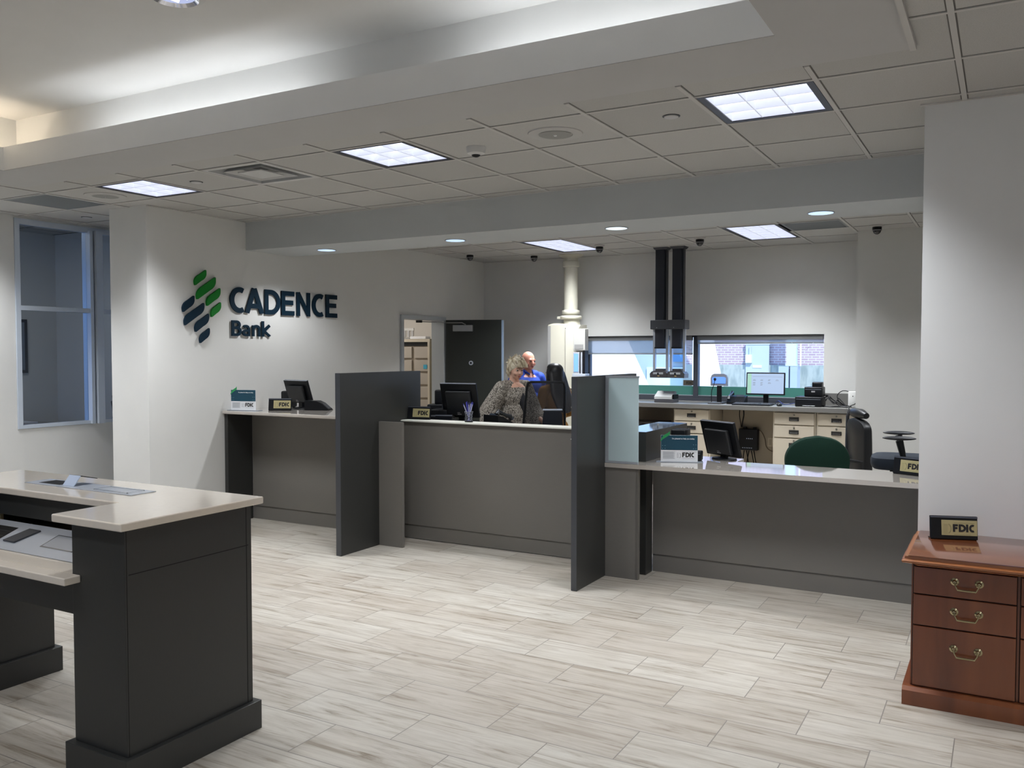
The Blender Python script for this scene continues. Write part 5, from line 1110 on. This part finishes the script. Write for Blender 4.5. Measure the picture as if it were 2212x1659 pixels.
def person(name_label, x, y, h, rz, skin, bw=1.0, headM=None, elbows=None, wrists=None, cat='person'):
    o = thing('person', name_label, cat, (x, y, 0), math.radians(rz)); s = h/1.70; o.scale = (s, s, s)
    hM = headM or Matrix.Identity(4); Hm = T(0, .01, 1.47) @ hM @ T(0, -.01, -1.47)
    P = tp(HEAD, Hm)
    P += [('c', (0, .018, 1.40), Hm @ Vector((0, .008, 1.52)), .060, .054), ('c', (-.11*bw, .01, 1.405), (.11*bw, .01, 1.405), .045, .045),
          ('b', (0, .0, 1.27), (.150*bw, .105*bw, .17)), ('b', (0, -.01*bw, 1.08), (.130*bw, .105*bw, .15)), ('b', (0, .01, .93), (.155*bw, .115*bw, .11))]
    for sd in (-1, 1):
        S_ = Vector((sd*.168*bw, .01, 1.385)); E_ = Vector(elbows[(sd+1)//2]); W_ = Vector(wrists[(sd+1)//2])
        P += [('c', S_, E_, .050, .038), ('c', E_, W_, .038, .025)]; d = (W_-E_).normalized()
        P += hand(W_+d*.005, d, Vector((-sd*.7, -.5, 0)) - d*Vector((-sd*.7, -.5, 0)).dot(d), sd)
        hip = Vector((sd*.085, .01, .90)); kn = Vector((sd*.095, -.01, .49)); an = Vector((sd*.10, .02, .09))
        P += [('c', hip, kn, .085*bw, .058), ('c', kn+Vector((0, .012, -.06)), an, .055, .036), ('c', an+Vector((0, .03, -.045)), an+Vector((0, -.14, -.055)), .034, .028)]
    body = blob('body', P, .0085, skin, o, 3)
    for sd in (-1, 1):
        e = MB(); c = Hm @ Vector((sd*.028, -.079, 1.592)); e.ball(c, (.0125, .0125, .0095)); e.build('eye', pm('eye_white', (.55, .52, .50), .2), body, smooth=True)
        e = MB(); c = Hm @ Vector((sd*.028, -.0895, 1.592)); e.ball(c, (.0078, .0035, .0078)); e.build('iris', pm('iris_dark', (.02, .015, .01), .2), body, smooth=True)
        e = MB(); e.tube([Hm @ Vector((sd*.012, -.098, 1.616)), Hm @ Vector((sd*.028, -.0985, 1.621)), Hm @ Vector((sd*.046, -.086, 1.616))], [.002, .0035, .0015], 6); e.build('eyebrow', pm('brow_brown', (.12, .08, .05), .8), body, smooth=True)
    mb = MB(); mb.ball((0, 0, 0), (.021, .0075, .0042), seg=14); mb.ball((0, .001, -.008), (.018, .0075, .005), seg=14); mb.xf(Hm @ T(0, -.0955, 1.530)); mb.build('lips', pm('lips_pink', (.38, .10, .09), .4), body, smooth=True)
    # legs clothed, shoes
    tr = []
    for sd in (-1, 1): tr += [('c', (sd*.085, .01, .92), (sd*.095, -.01, .49), .100*bw, .074), ('c', (sd*.095, 0, .49), (sd*.10, .02, .12), .074, .062)]
    tr += [('b', (0, .01, .95), (.165*bw, .125*bw, .11))]
    blob('trousers', tr, .014, pm('trousers_dark', (.02, .022, .03), .8), o, 3)
    for sd in (-1, 1): blob('shoe', [('c', (sd*.10, .055, .04), (sd*.10, -.13, .035), .043, .036), ('c', (sd*.10, .05, .06), (sd*.10, .0, .07), .042, .036)], .008, blk_m, o, 2)
    return o, body, Hm
leop = ramp_noise_mat('leopard_print', [(.36, (.035, .028, .022)), (.46, (.06, .05, .04)), (.50, (.36, .32, .27)), (.62, (.46, .42, .37))], 92, 2, .85, dist=1.2)
skin1 = pm('skin_light', (.62, .36, .26), .5, vary=.06, vscale=14); skin2 = pm('skin_ruddy', (.60, .27, .20), .4, vary=.08, vscale=10); skin3 = pm('skin_warm', (.50, .30, .20), .5)
# blond woman
o, body, Hm = person('person with short blond hair in a loose leopard print top, looking down', -4.50, 8.02, 1.615, 74, skin1, 1.18,
    RZ(-14) @ RX(13), [(-.30, .07, 1.10), (.27, .0, 1.10)], [(-.28, -.14, .93), (.22, -.22, 1.0)])
top = [('b', (0, .015, 1.27), (.195, .155, .16)), ('b', (0, .01, 1.08), (.20, .170, .20)), ('b', (0, .015, .90), (.215, .190, .17)), ('c', (-.14, .022, 1.40), (.14, .022, 1.40), .062, .062)]
for sd, E_, W_ in ((-1, Vector((-.315, .09, 1.12)), Vector((-.325, .05, .97))), (1, Vector((.29, .0, 1.10)), Vector((.27, -.08, 1.0)))):
    S_ = Vector((sd*.19, .015, 1.375)); top += [('c', S_, E_, .082, .105), ('c', E_, W_, .105, .118)]
blob('blouse', top, .012, leop, o, 5)
blob('under_top', [('c', (0, -.088, 1.315), (0, -.118, 1.22), .042, .050), ('c', (0, -.118, 1.22), (0, -.135, 1.06), .050, .030)], .010, pm('black_top', (.012, .012, .016), .7), o, 3)
blob('chest_skin', [('b', (0, -.030, 1.385), (.060, .055, .055)), ('c', (0, -.060, 1.38), (0, -.100, 1.32), .034, .024)], .009, skin1, body, 3)
blond = ramp_noise_mat('blond_hair', [(.32, (.17, .13, .08)), (.44, (.42, .34, .22)), (.56, (.64, .57, .42)), (.68, (.78, .72, .60))], 34, 4, .5, stretch=(1, 1, .35), dist=.6)
hr = [('b', (0, .026, 1.625), (.092, .102, .094)), ('b', (0, .055, 1.575), (.082, .070, .085)), ('b', (0, .070, 1.52), (.060, .048, .060)), ('c', (-.072, .01, 1.60), (-.078, -.01, 1.56), .026, .012), ('c', (.072, .01, 1.60), (.078, -.01, 1.56), .026, .012)]
random.seed(11)
for k in range(46):
    a = random.uniform(0, 2*math.pi); e = random.uniform(.25, 1.35); d = Vector((math.cos(a)*math.cos(e), math.sin(a)*math.cos(e), math.sin(e)))
    p = Vector((0, .022, 1.622))+Vector((d.x*.082, d.y*.094, d.z*.086)); q = p+d*random.uniform(.018, .034)+Vector((random.uniform(-.02, .02), random.uniform(-.02, .01), random.uniform(0, .02)))
    hr.append(('c', p, q, .015, .006))
for x0 in (-.055, -.035, -.012, .012, .034, .056, .07): hr.append(('c', (x0*.8, -.055, 1.685), (x0+.018, -.098, 1.632), .020, .009)); hr.append(('c', (x0*.9-.01, -.03, 1.70), (x0*1.05+.01, -.085, 1.655), .022, .012))
for x0, z0 in ((-.03, 1.47), (.0, 1.46), (.03, 1.47), (-.05, 1.50), (.05, 1.50)): hr.append(('c', (x0, .085, 1.54), (x0*1.2, .092, z0+.02), .018, .008))
blob('hair', hr, .0065, blond, body, 1, M=Hm)
# bald man behind her
o, body, Hm = person('bald person in a royal blue polo shirt, standing behind the blond woman', -5.11, 9.43, 1.695, 62, skin2, 1.12,
    RX(10) @ RZ(2), [(-.27, .02, 1.12), (.27, .0, 1.12)], [(-.24, -.18, 1.02), (.24, -.18, 1.02)])
polo = [('b', (0, .01, 1.26), (.195, .140, .17)), ('b', (0, -.01, 1.08), (.180, .150, .17)), ('b', (0, .01, .94), (.185, .150, .10)), ('c', (-.12, .018, 1.405), (.12, .018, 1.405), .060, .060)]
for sd in (-1, 1): polo += [('c', (sd*.185, .01, 1.37), (sd*.255, .015, 1.20), .072, .066)]
blob('polo_shirt', polo, .011, pm('royal_blue', (.008, .045, .35), .75), o, 4)
blob('collar', [('c', (-.058, -.03, 1.452), (-.03, -.09, 1.415), .015, .010), ('c', (.058, -.03, 1.452), (.03, -.09, 1.415), .015, .010), ('c', (-.05, .055, 1.468), (.05, .055, 1.468), .016, .016), ('c', (-.062, .04, 1.465), (-.060, -.03, 1.455), .015, .015), ('c', (.062, .04, 1.465), (.060, -.03, 1.455), .015, .015)], .007, MATS['royal_blue'], o, 2)
# dark haired woman
o, body, Hm = person('person with long black hair and mustard sweater, seen from behind', -4.36, 8.67, 1.55, -114, skin3, 1.0,
    RX(12), [(-.24, .08, 1.12), (.24, .0, 1.12)], [(-.20, -.16, 1.04), (.2, -.2, 1.06)])
must = pm('mustard_knit', (.24, .115, .018), .9, bump=.6, bscale=160, vary=.15, vscale=60)
sw = [('b', (0, .01, 1.26), (.175, .130, .17)), ('b', (0, .0, 1.08), (.165, .135, .17)), ('b', (0, .01, .93), (.185, .150, .12)), ('c', (-.12, .018, 1.40), (.12, .018, 1.40), .055, .055)]
for sd, E_, W_ in ((-1, Vector((-.24, .08, 1.12)), Vector((-.205, -.13, 1.05))), (1, Vector((.24, 0, 1.12)), Vector((.205, -.17, 1.07)))): sw += [('c', (sd*.168, .01, 1.375), E_, .066, .056), ('c', E_, W_, .056, .044)]
blob('sweater', sw, .011, must, o, 4)
hair_b = ramp_noise_mat('black_hair', [(.35, (.004, .004, .006)), (.7, (.014, .014, .018))], 30, 3, .38, stretch=(1, 1, .15))
hh = [('b', (0, .030, 1.618), (.092, .104, .092)), ('b', (0, .055, 1.56), (.094, .080, .10)), ('b', (0, -.012, 1.650), (.084, .088, .062)), ('c', (-.070, -.015, 1.62), (-.082, -.02, 1.44), .034, .028), ('c', (.070, -.015, 1.62), (.082, -.02, 1.44), .034, .028)]
for k in range(9):
    t = -1+k/4; hh.append(('c', (t*.080, .090-.035*abs(t), 1.58), (t*.110, .150-.02*abs(t), 1.34), .038, .038)); hh.append(('c', (t*.110, .150-.02*abs(t), 1.34), (t*.120, .225, 1.14-.03*math.cos(t*2)), .038, .012))
blob('hair', hh, .009, hair_b, body, 14)
# small lamp-like microphone head on an arm behind the three people
o = thing('webcam', 'small black webcam arm between the man in blue and the dark-haired woman', 'webcam', (-4.62, 9.2, 0))
MB().lathe([(.12, 0), (.12, .02), (.02, .03)], seg=20).build('foot', blk_m, o, smooth=True); MB().tube([(0, 0, .02), (0, 0, 1.25), (.01, 0, 1.33)], .010, 8).build('post', blk_m, o, smooth=True); MB().ball((.01, 0, 1.34), (.035, .03, .022)).build('head', blk_m, o, smooth=True)

# ================================================================ EXTERIOR beyond the drive-up window
K = 32/19
def ex(x, z): return (x*K, 1.68+(z-1.68)*K)
struct('ground_outside', MB().box(-40, 25, 11.3, 60, -.25, -.15), pm('concrete_drive', (.55, .55, .53), .9))
struct('ground_street', MB().box(-60, -12.9, -40, 11.3, -.25, -.15), pm('street_paving', (.40, .40, .39), .9))
struct('ground_front', MB().box(-12.9, 25, -40, -5.6, -.25, -.15), MATS['street_paving'])
o = o_b = thing('brick_building', 'brick bank wing with pale stone base and steel door across the drive lane', 'building', (-8.0, 32, -.15))
bxm = brick_mat('ext_brick', (.44, .34, .36), (.36, .27, .31), (.56, .54, .56), .26, .085, .014)
(xa, zb1) = ex(-6.3, 1.405)
MB().box(-10.6, -1.0, 32.0, 33, zb1, 6.0).build('brick_wall', bxm, o, world=True)
MB().box(-10.6, -1.0, 31.9, 33, -.15, zb1).build('stone_base', ramp_noise_mat('stone_base_mat', [(.35, (.24, .30, .28)), (.6, (.38, .44, .40))], 6, 4, .9, stretch=(1, 1, .3)), o, world=True)
(d0, dz), (d1, _) = ex(-4.875, 1.84), ex(-4.38, 1.84)
dd = MB().box(d0, d1, 31.82, 31.9, -.15, dz).build('door', pm('ext_door', (.42, .50, .52), .5), o, world=True)
MB().box(d0-.02, d1+.02, 31.80, 31.9, dz, dz+.10).build('door_frame', pm('ext_door_frame', (.50, .56, .56), .5), dd, world=True)
MB().box(d0+.02, d0+.24, 31.70, 31.82, *sorted((ex(0, 1.63)[1], ex(0, 1.45)[1]))).build('mail_box', pm('ext_box', (.62, .78, .62), .5), dd, world=True)
MB().box(d0+.14, d0+.20, 31.76, 31.82, ex(0, 1.63)[1], ex(0, 1.8)[1]).build('conduit', MATS['ext_door'], dd, world=True)
MB().box(d0+.26, d0+.58, 31.80, 31.825, ex(0, 1.345)[1], ex(0, 1.40)[1]).build('door_notice', pm('ext_notice', (.8, .85, .8), .6), dd, world=True)
c0 = ex(-3.885, 0)[0]; c1 = ex(-3.70, 0)[0]
cl = MB(); cl.box(c0, c1, 30.8, 31.1, ex(0, 1.40)[1], 5.5); cl.box(c0-.03, c1+.03, 30.77, 31.13, ex(0, 1.40)[1], ex(0, 1.43)[1]); cl.build('canopy_column', pm('ext_column', (.52, .66, .66), .5), o, world=True)
cl = MB(); cl.box(ex(-4.03, 0)[0], ex(-3.83, 0)[0], 30.7, 31.2, -.15, ex(0, 1.39)[1]); cl.box(ex(-3.80, 0)[0], ex(-3.66, 0)[0], 30.7, 31.2, -.15, ex(0, 1.39)[1]); cl.build('column_base', pm('ext_column_base', (.34, .42, .50), .7), o, world=True)
MB().box(ex(-3.66, 0)[0]+.05, ex(-3.66, 0)[0]+.09, 30.9, 30.95, ex(0, 1.40)[1], 5.5).build('downpipe', MATS['ext_notice'], o, world=True)
o = thing('stucco_building', 'grey-blue stucco building with white wedges shaped as sunlit patches, left in the drive-up window', 'building', (-14, 33, -.15))
bb = o_b
MB().box(-22, -10.6, 32.4, 34, -.15, 6).build('stucco_wall', pm('ext_stucco', (.36, .46, .52), .9), o, world=True)  # grey-blue puts the shade around the sun patches into the wall colour
MB().box(-12.2, -10.6, 32.3, 32.4, -.15, 1.1).build('pale_base', pm('ext_pale', (.52, .66, .62), .9), o, world=True)
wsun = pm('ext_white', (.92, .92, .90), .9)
def sun_wedge(x0, xtop, xbot, y, name):  # white slanted wedge shaped like a sunlit patch with diagonal shadow edge
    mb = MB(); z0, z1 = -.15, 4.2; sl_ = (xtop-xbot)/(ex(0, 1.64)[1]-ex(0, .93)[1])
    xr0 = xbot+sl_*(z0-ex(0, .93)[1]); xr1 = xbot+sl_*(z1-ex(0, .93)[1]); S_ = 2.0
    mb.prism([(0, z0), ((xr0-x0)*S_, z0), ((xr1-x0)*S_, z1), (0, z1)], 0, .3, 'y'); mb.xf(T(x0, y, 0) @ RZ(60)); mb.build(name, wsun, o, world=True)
sun_wedge(ex(-8.10, 0)[0], ex(-7.37, 0)[0], ex(-7.16, 0)[0], 29.4, 'sun_patch_wedge')
o2 = o; o = bb; sun_wedge(-9.42, -8.97, -8.80, 30.0, 'sun_patch_strip'); o = o2  # second sun patch, built as a white wedge before the brick
for xx in (-6.28, -6.05): MB().box(ex(xx, 0)[0]-.05, ex(xx, 0)[0]+.05, 32.1, 32.25, .9, 4).build('window_mullion', wsun, bb, world=True)
MB().box(ex(-6.6, 0)[0], ex(-6.0, 0)[0], 32.26, 32.35, ex(0, 1.46)[1], 4).build('blue_window', pm('ext_blue_glass', (.10, .25, .45), .2), bb, world=True)
MB().box(ex(-8.64, 0)[0], ex(-8.40, 0)[0], 31.5, 31.7, ex(0, 1.3)[1], ex(0, 1.62)[1]).build('blue_window', MATS['ext_blue_glass'], o, world=True)
o = thing('outdoor_chair', 'small dark patio chair far outside the drive-up window beside the tube unit', 'chair', (-8.56*1.3, 24.7, -.15)); 
mb = MB(); mb.tube([(-.25, 0, 0), (-.2, 0, .9), (.1, 0, .9), (.22, 0, .45), (.28, 0, 0)], .02, 6); mb.build('frame', blk2_m, o, smooth=True); MB().box(-.22, .22, -.2, .2, .42, .46).build('seat', blk2_m, o)
